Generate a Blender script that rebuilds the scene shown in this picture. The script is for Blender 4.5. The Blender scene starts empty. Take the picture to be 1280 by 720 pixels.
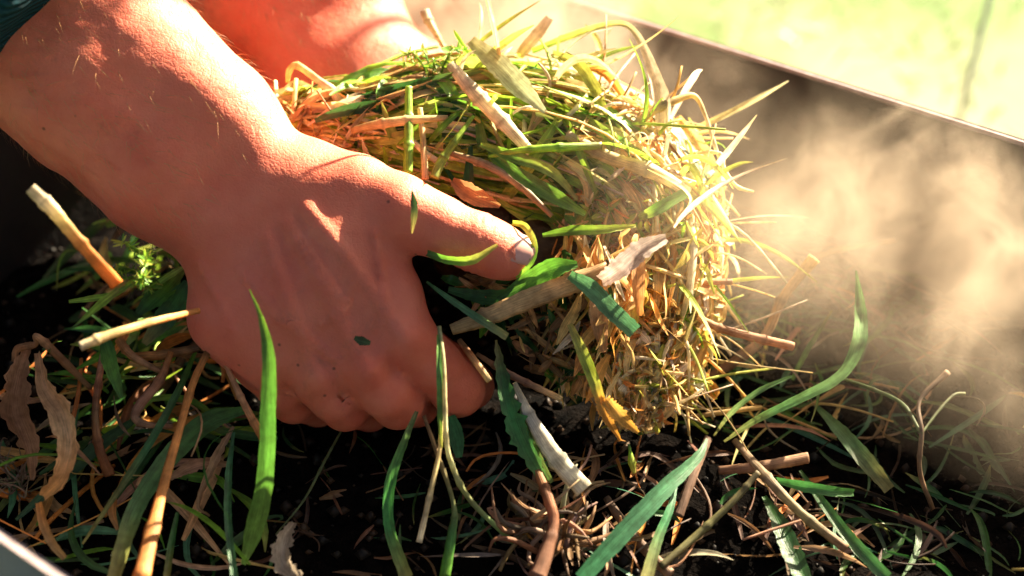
import bpy, math, random
import numpy as np
from mathutils import Vector, noise as mnoise
random.seed(7); rng = np.random.default_rng(7)
sc = bpy.context.scene
COL = sc.collection
# ------------------------------------------------------------------ camera
CAM = np.array([0.0, -0.444, 0.373]); PITCH = math.radians(40)
FWD = np.array([0, math.cos(PITCH), -math.sin(PITCH)]); UP = np.array([0, math.sin(PITCH), math.cos(PITCH)]); RT = np.array([1.0, 0, 0])
K = 0.8/1280
def P(px, py, d): return CAM + d*(FWD + (px-640)*K*RT + (360-py)*K*UP)
def G(px, py, z=0.0):
    r = FWD + (px-640)*K*RT + (360-py)*K*UP
    return CAM + r*((z-CAM[2])/r[2])
def proj(p):
    q = np.asarray(p) - CAM; d = q@FWD
    return 640+(q@RT)/d/K, 360-(q@UP)/d/K, d
cd = bpy.data.cameras.new('camera'); cam = bpy.data.objects.new('camera', cd); COL.objects.link(cam)
cd.lens = 45; cd.sensor_width = 36; cam.location = CAM; cam.rotation_euler = (math.pi/2-PITCH, 0, 0)
cd.clip_start = 0.01; cd.clip_end = 500
cd.dof.use_dof = True; cd.dof.focus_distance = 0.495; cd.dof.aperture_fstop = 5.0
sc.camera = cam
# ------------------------------------------------------------------ light
SUN = np.array([0.64, 0.66, 0.50]); SUN /= np.linalg.norm(SUN)
w = bpy.data.worlds.new('World'); sc.world = w; w.use_nodes = True
nt = w.node_tree; sky = nt.nodes.new('ShaderNodeTexSky'); sky.sky_type = 'NISHITA'; sky.sun_disc = False
sky.sun_elevation = math.asin(SUN[2]); sky.sun_rotation = math.atan2(SUN[0], SUN[1])
bg = nt.nodes['Background']; bg.inputs['Strength'].default_value = 0.05; bg.inputs['Strength'].default_value = .019; sky.ozone_density = 0; sky.dust_density = 5
nt.links.new(sky.outputs[0], bg.inputs[0])
ld = bpy.data.lights.new('sun', 'SUN'); ld.energy = 5.0; ld.angle = math.radians(0.5); ld.color = (1, .84, .62)
lo = bpy.data.objects.new('sun', ld); COL.objects.link(lo); lo.rotation_euler = Vector(SUN).to_track_quat('Z', 'Y').to_euler(); lo.location = (1, 1, 2)
vs = sc.view_settings; vs.view_transform = 'Standard'; vs.look = 'None'; vs.gamma = 1; vs.exposure = 2.95
sc.cycles.use_denoising = True
sc.cycles.max_bounces = 8; sc.cycles.volume_bounces = 2; sc.cycles.transparent_max_bounces = 8
sc.cycles.volume_step_rate = 1.0; sc.cycles.volume_max_steps = 128
# ------------------------------------------------------------------ materials
class N:
    def __init__(s, name):
        s.m = bpy.data.materials.new(name); s.m.use_nodes = True; s.t = s.m.node_tree; s.t.nodes.clear()
        s.out = s.n('ShaderNodeOutputMaterial')
    def n(s, ty, **kw):
        x = s.t.nodes.new(ty)
        for k, v in kw.items(): setattr(x, k, v)
        return x
    def l(s, a, b): s.t.links.new(a, b)
    def noise(s, vec, scale, detail=4, rough=.55, dist=0):
        x = s.n('ShaderNodeTexNoise'); x.inputs['Scale'].default_value = scale; x.inputs['Detail'].default_value = detail
        x.inputs['Roughness'].default_value = rough; x.inputs['Distortion'].default_value = dist
        if vec is not None: s.l(vec, x.inputs['Vector'])
        return x.outputs['Fac']
    def ramp(s, fac, stops):
        x = s.n('ShaderNodeValToRGB'); e = x.color_ramp.elements
        while len(e) < len(stops): e.new(.5)
        for i, (p, c) in enumerate(stops): e[i].position = p; e[i].color = (*c, 1) if len(c) == 3 else c
        s.l(fac, x.inputs[0]); return x.outputs[0]
    def mix(s, fac, a, b, mode='MIX'):
        x = s.n('ShaderNodeMix', data_type='RGBA', blend_type=mode)
        for i, v in ((0, fac), (6, a), (7, b)):
            if hasattr(v, 'links'): s.l(v, x.inputs[i])
            elif i == 0: x.inputs[0].default_value = v
            else: x.inputs[i].default_value = (*v, 1)
        return x.outputs[2]
    def math(s, op, a, b=None, c=None, clamp=False):
        x = s.n('ShaderNodeMath', operation=op, use_clamp=clamp)
        for i, v in enumerate((a, b, c)):
            if v is None: continue
            if hasattr(v, 'links'): s.l(v, x.inputs[i])
            else: x.inputs[i].default_value = v
        return x.outputs[0]
    def pos(s): return s.n('ShaderNodeNewGeometry').outputs['Position']
    def bump(s, h, strength, dist):
        x = s.n('ShaderNodeBump'); x.inputs['Strength'].default_value = strength; x.inputs['Distance'].default_value = dist
        s.l(h, x.inputs['Height']); return x.outputs[0]
    def bsdf(s, col, rough=.6, nrm=None, **kw):
        b = s.n('ShaderNodeBsdfPrincipled')
        if hasattr(col, 'links'): s.l(col, b.inputs['Base Color'])
        else: b.inputs['Base Color'].default_value = (*col, 1)
        if hasattr(rough, 'links'): s.l(rough, b.inputs['Roughness'])
        else: b.inputs['Roughness'].default_value = rough
        if nrm is not None: s.l(nrm, b.inputs['Normal'])
        for k, v in kw.items(): b.inputs[k.replace('_', ' ')].default_value = v
        return b
def plant_mat(name, trans, rough, spec):
    n = N(name)
    a = n.n('ShaderNodeAttribute', attribute_name='Col').outputs['Color']
    uv = n.n('ShaderNodeAttribute', attribute_name='fib').outputs['Vector']
    mp = n.n('ShaderNodeMapping'); mp.inputs['Scale'].default_value = (9, 55, 1); n.l(uv, mp.inputs[0])
    f = n.noise(mp.outputs[0], 1.0, 3, .6)
    f2 = n.noise(n.pos(), 260, 3, .6)
    f3 = n.noise(n.pos(), 45, 2, .5)
    c = n.mix(1.0, a, n.ramp(f, [(.3, (.62, .6, .55)), (.7, (1.25, 1.22, 1.15))]), 'MULTIPLY')
    c = n.mix(1.0, c, n.ramp(f2, [(.3, (.7, .65, .6)), (.6, (1.1, 1.1, 1.1))]), 'MULTIPLY')
    c = n.mix(1.0, c, n.ramp(f3, [(.35, (.8, .75, .7)), (.6, (1.1, 1.1, 1.05))]), 'MULTIPLY')
    nb = n.bump(f, .5, .0006)
    b = n.bsdf(c, rough, nb); b.inputs['Specular IOR Level'].default_value = spec
    t = n.n('ShaderNodeBsdfTranslucent'); n.l(c, t.inputs[0]); n.l(nb, t.inputs['Normal'])
    ms = n.n('ShaderNodeMixShader'); ms.inputs[0].default_value = trans
    n.l(b.outputs[0], ms.inputs[1]); n.l(t.outputs[0], ms.inputs[2]); n.l(ms.outputs[0], n.out.inputs[0])
    return n.m
M_DRY = plant_mat('dry_straw', .38, .55, .35)
M_GREEN = plant_mat('green_blade', .40, .38, .5)
def skin_mat():
    n = N('skin'); p = n.pos()
    f = n.noise(p, 55, 5, .6); f2 = n.noise(p, 16, 3, .5); f3 = n.noise(p, 700, 3, .6)
    c = n.mix(n.ramp(f, [(.3, (0, 0, 0)), (.7, (1, 1, 1))]), (.70, .215, .125), (.60, .13, .07))
    c = n.mix(n.ramp(f2, [(.4, (0, 0, 0)), (.7, (.6, .6, .6))]), c, (.64, .17, .11))
    dm = n.noise(p, 38, 7, .75, .6); c = n.mix(n.ramp(dm, [(.57, (0, 0, 0)), (.72, (.38,)*3)]), c, (.20, .09, .05))
    vs2 = n.n('ShaderNodeTexVoronoi'); vs2.inputs['Scale'].default_value = 115; n.l(p, vs2.inputs['Vector'])
    c = n.mix(n.math('MULTIPLY', n.ramp(vs2.outputs['Distance'], [(.05, (.75,)*3), (.10, (0, 0, 0))]), n.ramp(n.noise(p, 33, 2), [(.52, (0,)*3), (.58, (1,)*3)])), c, (.09, .045, .025))
    vm = n.n('ShaderNodeVectorMath', operation='DISTANCE'); n.l(p, vm.inputs[0]); vm.inputs[1].default_value = P(471, 332, .4735)
    c = n.mix(n.math('LESS_THAN', vm.outputs['Value'], MOLE_R), c, (.10, .03, .02))
    vo = n.n('ShaderNodeTexVoronoi', feature='DISTANCE_TO_EDGE'); vo.inputs['Scale'].default_value = 620; n.l(p, vo.inputs['Vector'])
    cell = n.math('MULTIPLY', n.ramp(vo.outputs['Distance'], [(0, (0, 0, 0)), (.18, (1, 1, 1))]), .35)
    h = n.math('ADD', cell, n.math('MULTIPLY', f3, .8))
    h = n.math('ADD', h, n.math('MULTIPLY', n.noise(p, 150, 3, .6), 2.2))
    nb = n.bump(h, .6, .00028)
    b = n.bsdf(c, n.ramp(f3, [(.3, (.44,)*3), (.7, (.66,)*3)]), nb)
    b.inputs['Subsurface Weight'].default_value = .35; b.inputs['Subsurface Radius'].default_value = (1, .22, .1); b.inputs['Subsurface Scale'].default_value = .004
    b.inputs['Specular IOR Level'].default_value = .32
    n.l(b.outputs[0], n.out.inputs[0]); return n.m
MOLE_R = .0012
M_SKIN = skin_mat()
def simple(name, c1, c2, scale, rough, bs=.3, bd=.001, detail=5, **kw):
    n = N(name); p = n.pos(); f = n.noise(p, scale, detail, .6)
    c = n.mix(n.ramp(f, [(.35, (0, 0, 0)), (.65, (1, 1, 1))]), c1, c2)
    b = n.bsdf(c, rough, n.bump(n.noise(p, scale*4, 4, .6), bs, bd), **kw); n.l(b.outputs[0], n.out.inputs[0]); return n.m
M_SOIL = simple('compost_soil', (.002, .002, .002), (.008, .006, .005), 160, 1.0, 1.0, .004, Specular_IOR_Level=.03)
M_NAIL = simple('nail', (.66, .36, .28), (.6, .3, .24), 200, .28, .1, .0002)
def shirt_mat():
    n = N('teal_knit'); p = n.pos()
    wv = n.n('ShaderNodeTexWave', wave_type='BANDS', bands_direction='X'); wv.inputs['Scale'].default_value = 130; wv.inputs['Distortion'].default_value = 2
    mp = n.n('ShaderNodeMapping'); mp.inputs['Rotation'].default_value = (0, math.radians(30), math.radians(20)); n.l(p, mp.inputs[0]); n.l(mp.outputs[0], wv.inputs['Vector'])
    c = n.mix(wv.outputs['Fac'], (.004, .026, .036), (.007, .040, .052))
    b = n.bsdf(c, .9, n.bump(wv.outputs['Fac'], .8, .001)); b.inputs['Specular IOR Level'].default_value = .1
    n.l(b.outputs[0], n.out.inputs[0]); return n.m
M_SHIRT = shirt_mat()
M_TROUS = simple('trousers', (.05, .05, .06), (.07, .07, .08), 300, .9)
M_HAIRC = simple('hair', (.35, .17, .07), (.5, .28, .12), 300, .5)
M_WALL = simple('blue_plastic', (.007, .035, .15), (.012, .05, .19), 60, .5, .3, .0006)
M_INNER = simple('black_plastic', (.007, .006, .006), (.016, .012, .011), 70, .65, .4, .0008)
M_RIM = simple('rim_plastic', (.26, .20, .20), (.38, .31, .30), 150, .8, .4, .0005)
M_POST = simple('grey_metal', (.4, .38, .33), (.5, .47, .4), 80, .5)
# ------------------------------------------------------------------ object helpers
def link(name, me, mat=None, parent=None):
    o = bpy.data.objects.new(name, me); COL.objects.link(o)
    if mat is not None:
        for m in (mat if isinstance(mat, list) else [mat]): me.materials.append(m)
    if parent: o.parent = parent; o.matrix_parent_inverse = parent.matrix_world.inverted()
    return o
def tag(o, label, cat=None, group=None, kind=None):
    if label: o['label'] = label
    if cat: o['category'] = cat
    if group: o['group'] = group
    if kind: o['kind'] = kind
    return o
def mesh(name, V, F, smooth=True):
    me = bpy.data.meshes.new(name)
    me.from_pydata([tuple(map(float, v)) for v in V], [], [tuple(map(int, f)) for f in F]); me.validate(); me.update()
    if smooth: me.polygons.foreach_set('use_smooth', [True]*len(me.polygons))
    return me
# ------------------------------------------------------------------ implicit surfaces
def cone_d(X, a, b, ra, rb):
    ab = b-a; t = np.clip(((X-a)@ab)/max(ab@ab, 1e-12), 0, 1)
    return np.linalg.norm(X-a-t[..., None]*ab, axis=-1) - (ra+(rb-ra)*t)
def smin(a, b, k):
    h = np.clip(k-np.abs(a-b), 0, None)/k
    return np.minimum(a, b)-h*h*k*.25
class Blob:
    """groups of tapered capsules; k blends inside a group, K blends the group into the rest"""
    def __init__(s): s.g = []
    def group(s, cones, k=.006, K=.006): s.g.append((cones, k, K))
    def eval(s, X):
        D = np.full(X.shape[:-1], 1.0)
        for cones, k, K_ in s.g:
            d = None
            for a, b, ra, rb in cones:
                e = cone_d(X, a, b, ra, rb); d = e if d is None else smin(d, e, k)
            D = smin(D, d, K_)
        return D
    def grid(s, h, pad=.012):
        lo = np.min([np.minimum(a-ra, b-rb) for c, _, _ in s.g for a, b, ra, rb in c], axis=0)-pad
        hi = np.max([np.maximum(a+ra, b+rb) for c, _, _ in s.g for a, b, ra, rb in c], axis=0)+pad
        n = np.ceil((hi-lo)/h).astype(int)+1
        F = np.full(n, 1.0, np.float32)
        ax = [lo[i]+h*np.arange(n[i]) for i in range(3)]
        for cones, k, K_ in s.g:
            l = np.min([np.minimum(a-ra, b-rb) for a, b, ra, rb in cones], axis=0)-pad-K_
            u = np.max([np.maximum(a+ra, b+rb) for a, b, ra, rb in cones], axis=0)+pad+K_
            i0 = np.maximum(((l-lo)/h).astype(int), 0); i1 = np.minimum(((u-lo)/h).astype(int)+1, n)
            sl = tuple(slice(i0[i], i1[i]) for i in range(3))
            X = np.stack(np.meshgrid(*[ax[i][sl[i]] for i in range(3)], indexing='ij'), -1)
            d = None
            for a, b, ra, rb in cones:
                e = cone_d(X, a, b, ra, rb); d = e if d is None else smin(d, e, k)
            F[sl] = smin(F[sl], d.astype(np.float32), K_)
        return F, lo, h
def nets(F, lo, h):
    S = F < 0; nx, ny, nz = F.shape
    cnt = np.zeros((nx-1, ny-1, nz-1), np.int8)
    for i in (0, 1):
        for j in (0, 1):
            for k in (0, 1): cnt += S[i:nx-1+i, j:ny-1+j, k:nz-1+k]
    act = (cnt > 0) & (cnt < 8); I = np.argwhere(act)
    idx = np.full(act.shape, -1, np.int64); idx[act] = np.arange(len(I))
    acc = np.zeros((len(I), 3)); num = np.zeros(len(I))
    C = [(i, j, k) for i in (0, 1) for j in (0, 1) for k in (0, 1)]
    for a in C:
        for b in C:
            if sum(b)-sum(a) == 1 and all(y >= x for x, y in zip(a, b)):
                fa = F[I[:, 0]+a[0], I[:, 1]+a[1], I[:, 2]+a[2]]; fb = F[I[:, 0]+b[0], I[:, 1]+b[1], I[:, 2]+b[2]]
                m = (fa < 0) != (fb < 0); t = np.where(m, fa/np.where(m, fa-fb, 1), 0)
                q = np.array(a)+t[:, None]*(np.array(b)-np.array(a)); acc += q*m[:, None]; num += m
    V = lo+h*(I+acc/num[:, None]); faces = []
    for ax in range(3):
        o1, o2 = [x for x in range(3) if x != ax]
        sh = [nx, ny, nz]; A = [slice(None)]*3; B = [slice(None)]*3; A[ax] = slice(0, sh[ax]-1); B[ax] = slice(1, sh[ax])
        cr = S[tuple(A)] != S[tuple(B)]; E = np.argwhere(cr)
        E = E[(E[:, o1] > 0) & (E[:, o2] > 0) & (E[:, o1] < sh[o1]-1) & (E[:, o2] < sh[o2]-1)]
        s = S[E[:, 0], E[:, 1], E[:, 2]]
        def c(d1, d2):
            q = E.copy(); q[:, o1] -= d1; q[:, o2] -= d2; return idx[q[:, 0], q[:, 1], q[:, 2]]
        Q = np.stack([c(1, 1), c(0, 1), c(0, 0), c(1, 0)], 1)
        flip = ~s if ax != 1 else s
        Q[flip] = Q[flip][:, ::-1]; faces.append(Q)
    return V, np.concatenate(faces)
def subdivide(V, Q, mask=None):
    """split quads 1 -> 4"""
    E = np.sort(np.concatenate([Q[:, [i, (i+1) % 4]] for i in range(4)]), 1)
    u, inv = np.unique(E, axis=0, return_inverse=True); inv = inv.reshape(4, -1)
    nv = len(V); em = V[u].mean(1); fc = V[Q].mean(1)
    e = nv+inv; f = nv+len(u)+np.arange(len(Q))
    NQ = np.concatenate([np.stack([Q[:, i], e[i], f, e[(i+3) % 4]], 1) for i in range(4)])
    return np.concatenate([V, em, fc]), NQ
def project(fn, V, it=3):
    e = 3e-4
    for _ in range(it):
        d = fn(V); g = np.stack([fn(V+e*np.eye(3)[i])-fn(V-e*np.eye(3)[i]) for i in range(3)], 1)/(2*e)
        g2 = np.maximum((g*g).sum(1), .25); V = V-np.clip(d, -.002, .002)[:, None]*g/g2[:, None]
    return V
# ------------------------------------------------------------------ plant pieces
def catmull(pts, n):
    p = np.asarray(pts, float)
    if len(p) == 2: return p[0]+(p[1]-p[0])*np.linspace(0, 1, n)[:, None]
    q = np.vstack([2*p[0]-p[1], p, 2*p[-1]-p[-2]]); m = len(p)-1; out = []
    for t in np.linspace(0, m-1e-9, n):
        i = int(t); f = t-i; a, b, c, d = q[i:i+4]
        out.append(.5*((2*b)+(c-a)*f+(2*a-5*b+4*c-d)*f*f+(-a+3*b-3*c+d)*f**3))
    return np.array(out)
class Acc:
    def __init__(s): s.V = []; s.F = []; s.C = []; s.U = []; s.M = []; s.n = 0
    def sweep(s, pts, wid, kind, col, roll=0., seg=None, thick=.35, fold=.25, mat=0, twist=0., ref=None, rag=0., node=False):
        """pts world points; wid full widths (m); kind leaf or stem; col one colour or a list along the length"""
        n = seg or max(8, len(pts)*5); C = catmull(pts, n)
        tt = np.linspace(0, 1, n); W = np.interp(tt, np.linspace(0, 1, len(wid)), wid)
        col = np.asarray(col, float)
        if col.ndim == 1: CC = np.tile(col, (n, 1))
        else: CC = np.stack([np.interp(tt, np.linspace(0, 1, len(col)), col[:, i]) for i in range(3)], 1)
        if node:
            for q in (random.uniform(.2, .45), random.uniform(.6, .85)):
                e = np.exp(-((tt-q)/.018)**2); W = W*(1+.30*e); CC = CC*(1-.35*e)[:, None]
        T = np.gradient(C, axis=0); T /= np.linalg.norm(T, axis=1)[:, None]+1e-12
        R = np.asarray(-FWD if ref is None else ref, float); L = np.concatenate([[0], np.cumsum(np.linalg.norm(np.diff(C, axis=0), axis=1))])
        seed = random.random()*50
        if kind == 'leaf': prof = [(-1, 0), (-.5, -.5), (0, -1), (.5, -.5), (1, 0)]
        else: prof = [(math.cos(a), math.sin(a)) for a in np.linspace(0, 2*math.pi, 8)[:-1]]
        k = len(prof); prev = None; base = s.n
        for i in range(n):
            t = T[i]; nn = R-(R@t)*t
            if np.linalg.norm(nn) < .15: nn = prev-(prev@t)*t if prev is not None else np.cross(t, [.3, .5, .8])
            nn /= np.linalg.norm(nn)
            if prev is not None and nn@prev < 0: nn = -nn
            prev = nn; sd = np.cross(t, nn); a = roll+twist*tt[i]
            sd, nn = math.cos(a)*sd+math.sin(a)*nn, math.cos(a)*nn-math.sin(a)*sd
            hw = W[i]/2
            for j, (x, y) in enumerate(prof):
                jag = 1+((rag+.18)*(mnoise.noise(Vector((seed+j*3, i*.5, 0))))*.7 if kind == 'leaf' and abs(x) == 1 else .12*mnoise.noise(Vector((seed+j, i*.5, 1))))
                v = C[i]+sd*x*hw*jag+nn*(y*hw*(fold if kind == 'leaf' else thick))
                s.V.append(v); s.C.append(CC[i]*((1.05, .88, 1.22, .88, 1.05)[j] if kind == 'leaf' else 1)); s.U.append((seed+L[i]*12, x*.15*max(hw/.003, .3)+seed, 0))
            s.n += k
        for i in range(n-1):
            for j in range(k-1 if kind == 'leaf' else k):
                a = base+i*k+j; b = base+i*k+(j+1) % k
                s.F.append((a, b, b+k, a+k)); s.M.append(mat)
        if kind != 'leaf':
            s.F.append(tuple(base+j for j in range(k))[::-1]); s.M.append(mat)
            s.F.append(tuple(base+(n-1)*k+j for j in range(k))); s.M.append(mat)
    def raw(s, V, F, col, mat=0):
        b = s.n; s.V += list(V); s.F += [tuple(b+x for x in f) for f in F]; s.M += [mat]*len(F)
        s.C += [col]*len(V) if np.ndim(col) == 1 else list(col); s.U += [(v[0]*12, v[1]*12, 0) for v in V]; s.n += len(V)
    def build(s, name, mats, parent=None):
        me = mesh(name, s.V, s.F)
        a = me.attributes.new('Col', 'FLOAT_COLOR', 'POINT'); a.data.foreach_set('color', np.c_[np.array(s.C), np.ones(s.n)].astype(np.float32).ravel())
        u = me.attributes.new('fib', 'FLOAT_VECTOR', 'POINT'); u.data.foreach_set('vector', np.array(s.U, np.float32).ravel())
        o = link(name, me, mats, parent)
        if len(mats) > 1: me.polygons.foreach_set('material_index', s.M)
        return o
CR = (.88, .72, .36); TAN = (.78, .56, .23); PALE = (.86, .78, .60); ORG = (.72, .32, .09); BRN = (.22, .13, .065); PNK = (.45, .29, .19); GRY = (.30, .24, .19)
GR = (.13, .33, .035); BG = (.27, .50, .045); DG = (.035, .13, .03); TL = (.07, .22, .12); YG = (.48, .56, .10); SG = (.42, .52, .26); WHT = (.75, .73, .66); LAV = (.70, .62, .62)
def jit(c, a=.15):
    f = 1+random.uniform(-a, a); return tuple(min(1, x*f*(1+random.uniform(-a*.5, a*.5))) for x in c)
# ================================================================== BIN
hh = .30; RZ = CAM[2]-hh; CZ = -.015
def rimpt(px, py): return G(px, py, RZ)[:2]
A = rimpt(710, 0); B = rimpt(1280, 180); fd = (B-A)/np.linalg.norm(B-A); fn_ = np.array([-fd[1], fd[0]])
n0 = rimpt(0, 665)
L0 = rimpt(240, 27); L1 = rimpt(0, 128); ldv = (L0-L1)/np.linalg.norm(L0-L1)
def isect(p, d, q, e):
    t = np.linalg.solve(np.array([d, -e]).T, q-p)[0]; return p+d*t
c_fl = isect(A, fd, L0, ldv); c_nl = isect(n0, fd, L0, ldv); c_nr = c_nl+fd*.95; c_fr = c_fl+fd*.95
quad = [c_nl, c_nr, c_fr, c_fl]
GZ = -.27
def slab(name, poly_in, poly_out, z0, z1, mat, parent):
    """closed ring between two quads"""
    V = [(*p, z0) for p in poly_in]+[(*p, z0) for p in poly_out]+[(*p, z1) for p in poly_in]+[(*p, z1) for p in poly_out]; F = []
    for i in range(4):
        j = (i+1) % 4; F += [(i, j, 8+j, 8+i)[::-1], (4+i, 4+j, 12+j, 12+i), (8+i, 8+j, 12+j, 12+i), (i, j, 4+j, 4+i)[::-1]]
    return link(name, mesh(name, V, F, False), mat, parent)
ctr = sum(quad)/4
def off(q, d):
    out = []
    for i in range(4):
        p0, p1, p2 = q[i-1], q[i], q[(i+1) % 4]
        def nrm(a, b):
            e = (b-a)/np.linalg.norm(b-a); return np.array([e[1], -e[0]])
        out.append(isect(p0+nrm(p0, p1)*d, p1-p0, p1+nrm(p1, p2)*d, p2-p1))
    return out
binr = bpy.data.objects.new('compost_bin', None); COL.objects.link(binr); binr.location = (*ctr, GZ)
bpy.context.view_layer.update()
tag(binr, 'blue walled compost bin with a pale thin rim and black inside, filled with dark compost', 'compost bin')
slab('outer_wall', off(quad, .0008), off(quad, .0018), GZ, RZ-.0009, M_WALL, binr)
slab('liner', off(quad, -.0006), off(quad, .0008), GZ+.01, RZ-.0010, M_INNER, binr)
rim = slab('rim', off(quad, -.0003), off(quad, .0020), RZ-.0007, RZ+.0006, M_RIM, binr)
bv = rim.modifiers.new('bevel', 'BEVEL'); bv.width = .0004; bv.segments = 2
# ================================================================== COMPOST
def soil_h(x, y):
    v = Vector((x*14, y*14, 3)); w2 = Vector((x*70, y*70, 1)); w3 = Vector((x*240, y*240, 1))
    return CZ+.010*mnoise.noise(v)+.0055*mnoise.noise(w2)+.002*mnoise.noise(w3)
iq = off(quad, -.0016); nu, nv = 330, 170; V = []; F = []
for i in range(nu):
    for j in range(nv):
        a, b = i/(nu-1), j/(nv-1); p = (iq[0]*(1-a)+iq[1]*a)*(1-b)+(iq[3]*(1-a)+iq[2]*a)*b; V.append((p[0], p[1], soil_h(*p)))
for i in range(nu-1):
    for j in range(nv-1):
        a = i*nv+j; F.append((a, a+nv, a+nv+1, a+1))
tag(link('compost_soil', mesh('compost_soil', V, F), M_SOIL), 'black moist compost filling the bin', kind='structure')
def in_bin(p):
    for i in range(4):
        a, b = iq[i], iq[(i+1) % 4]; e = b-a
        if e[0]*(p[1]-a[1])-e[1]*(p[0]-a[0]) < .004*np.linalg.norm(e): return False
    return True
# crumbs
ac = Acc()
for _ in range(5200):
    p = (iq[0]*(1-(a := random.random()))+iq[1]*a)*(1-(b := random.random()))+(iq[3]*(1-a)+iq[2]*a)*b
    r = random.choice([.0007, .0011, .0017, .0028])*random.uniform(.7, 1.3); z = soil_h(*p)+r*.3
    vv = [np.array([p[0], p[1], z])+r*np.array(d)*random.uniform(.6, 1.3) for d in ((1, 0, 0), (0, 1, 0), (-1, 0, 0), (0, -1, 0), (0, 0, 1), (0, 0, -1), )]
    cc = random.choice([(.01, .009, .008), (.02, .016, .012), (.035, .022, .014), (.06, .035, .02)])
    ac.raw(vv, [(0, 1, 4), (1, 2, 4), (2, 3, 4), (3, 0, 4), (1, 0, 5), (2, 1, 5), (3, 2, 5), (0, 3, 5)], cc)
tag(ac.build('soil_crumbs', [M_DRY]), 'loose dark crumbs of compost scattered over the bin surface', kind='stuff')
# ================================================================== PERSON
def c3(a, b): return (P(*a[:3]), P(*b[:3]), a[3]*K*a[2], b[3]*K*b[2])
def chain(*pts): return [c3(pts[i], pts[i+1]) for i in range(len(pts)-1)]
body = Blob()
EL = (-255, -235, .50, 80)
body.group(chain((350, 228, .4990, 55), (266, 148, .500, 64), (175, 70, .502, 74), (18, -76, .502, 84), (-110, -190, .50, 90), EL) +
           chain((278, 290, .4975, 54), (200, 218, .499, 66), (110, 130, .50, 76), (-110, -10, .50, 92), EL), .02, .012)
# palm: metacarpals
body.group(chain((372, 232, .4985, 44), (435, 300, .4945, 44), (504, 420, .4930, 39)) +
           chain((340, 262, .497, 46), (395, 350, .4935, 44), (455, 460, .4920, 35)) +
           chain((310, 285, .4975, 46), (350, 385, .4950, 44), (392, 471, .4940, 33)) +
           chain((286, 305, .500, 46), (292, 395, .4985, 46), (328, 455, .4985, 33)) +
           chain((400, 300, .512, 44), (430, 430, .512, 36)) + chain((330, 330, .515, 50), (360, 440, .514, 40)), .014, .012)
body.group(chain((395, 232, .499, 44), (440, 300, .4945, 40), (487, 365, .4935, 33)), .01, .012)   # thumb web muscle
body.group(chain((392, 228, .500, 42), (445, 238, .4945, 42), (500, 263, .490, 42), (545, 282, .489, 36), (598, 304, .489, 34), (628, 316, .490, 30), (638, 320, .4905, 27)), .006, .007)
# fingers: MCP, PIP, DIP, tip
body.group(chain((504, 420, 0.4935, 37), (542, 455, 0.5000, 33), (572, 487, 0.5080, 33)) + chain((572, 487, 0.5080, 33), (588, 482, 0.5280, 28), (560, 455, 0.5480, 26)) + chain((560, 455, 0.5480, 26), (535, 430, 0.5630, 22)), .003, .004)
body.group(chain((455, 460, 0.4915, 35), (482, 490, 0.4940, 32), (497, 504, 0.5010, 31)) + chain((497, 504, 0.5010, 31), (520, 505, 0.5290, 28)) + chain((520, 505, 0.5290, 27), (512, 470, 0.5530, 23)), .003, .003)
body.group(chain((392, 471, 0.4935, 32), (418, 496, 0.4960, 30), (432, 508, 0.5040, 29)) + chain((432, 508, 0.5040, 29), (462, 512, 0.5300, 26)) + chain((462, 512, 0.5300, 26), (470, 480, 0.5530, 22)), .003, .003)
body.group(chain((328, 455, 0.4980, 31), (352, 488, 0.5020, 27), (366, 502, 0.5100, 26)) + chain((366, 502, 0.5100, 26), (398, 508, 0.5310, 24)) + chain((398, 508, 0.5310, 24), (415, 480, 0.5480, 21)), .003, .003)
# left arm + hand behind the pile
EL2 = np.array([-.215, .232, .195])
def lw(px, py, d, r): return P(px, py, d), r*K*d
def wc(a, b): return (a[0], b[0], a[1], b[1])
la = lw(395, 85, .598, 66); lb = lw(462, 62, .605, 62)
body.group([wc(la, lw(325, -10, .605, 76)), wc(lw(325, -10, .605, 76), (EL2, .042)), wc(lb, lw(405, -40, .612, 74)), wc(lw(405, -40, .612, 74), (EL2, .042))], .02, .012)
hp = [lw(395, 120, .595, 60), lw(455, 95, .600, 60), lw(470, 170, .590, 52), lw(530, 120, .602, 44), lw(560, 200, .590, 40), lw(610, 160, .604, 36)]
body.group([wc(hp[0], hp[2]), wc(hp[1], hp[3]), wc(hp[2], hp[4]), wc(hp[3], hp[5]), wc(hp[1], hp[2]), wc(hp[3], hp[4])], .014, .012)
body.group([wc(lw(480, 88, .606, 40), lw(545, 92, .606, 32)), wc(lw(545, 92, .606, 32), lw(600, 110, .600, 25))], .006, .008)
for (m, p1, p2, p3) in (((610, 165, .603), (680, 200, .600), (715, 240, .580), (715, 270, .560)), ((600, 190, .600), (665, 235, .596), (700, 270, .575), (700, 300, .556)),
                        ((585, 210, .596), (640, 265, .59), (672, 300, .57), (672, 325, .553)), ((560, 222, .59), (600, 285, .582), (630, 315, .565), (632, 335, .552))):
    body.group([wc(lw(*m, 31), lw(*p1, 28)), wc(lw(*p1, 28), lw(*p2, 25)), wc(lw(*p2, 25), lw(*p3, 21))], .004, .006)
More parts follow.
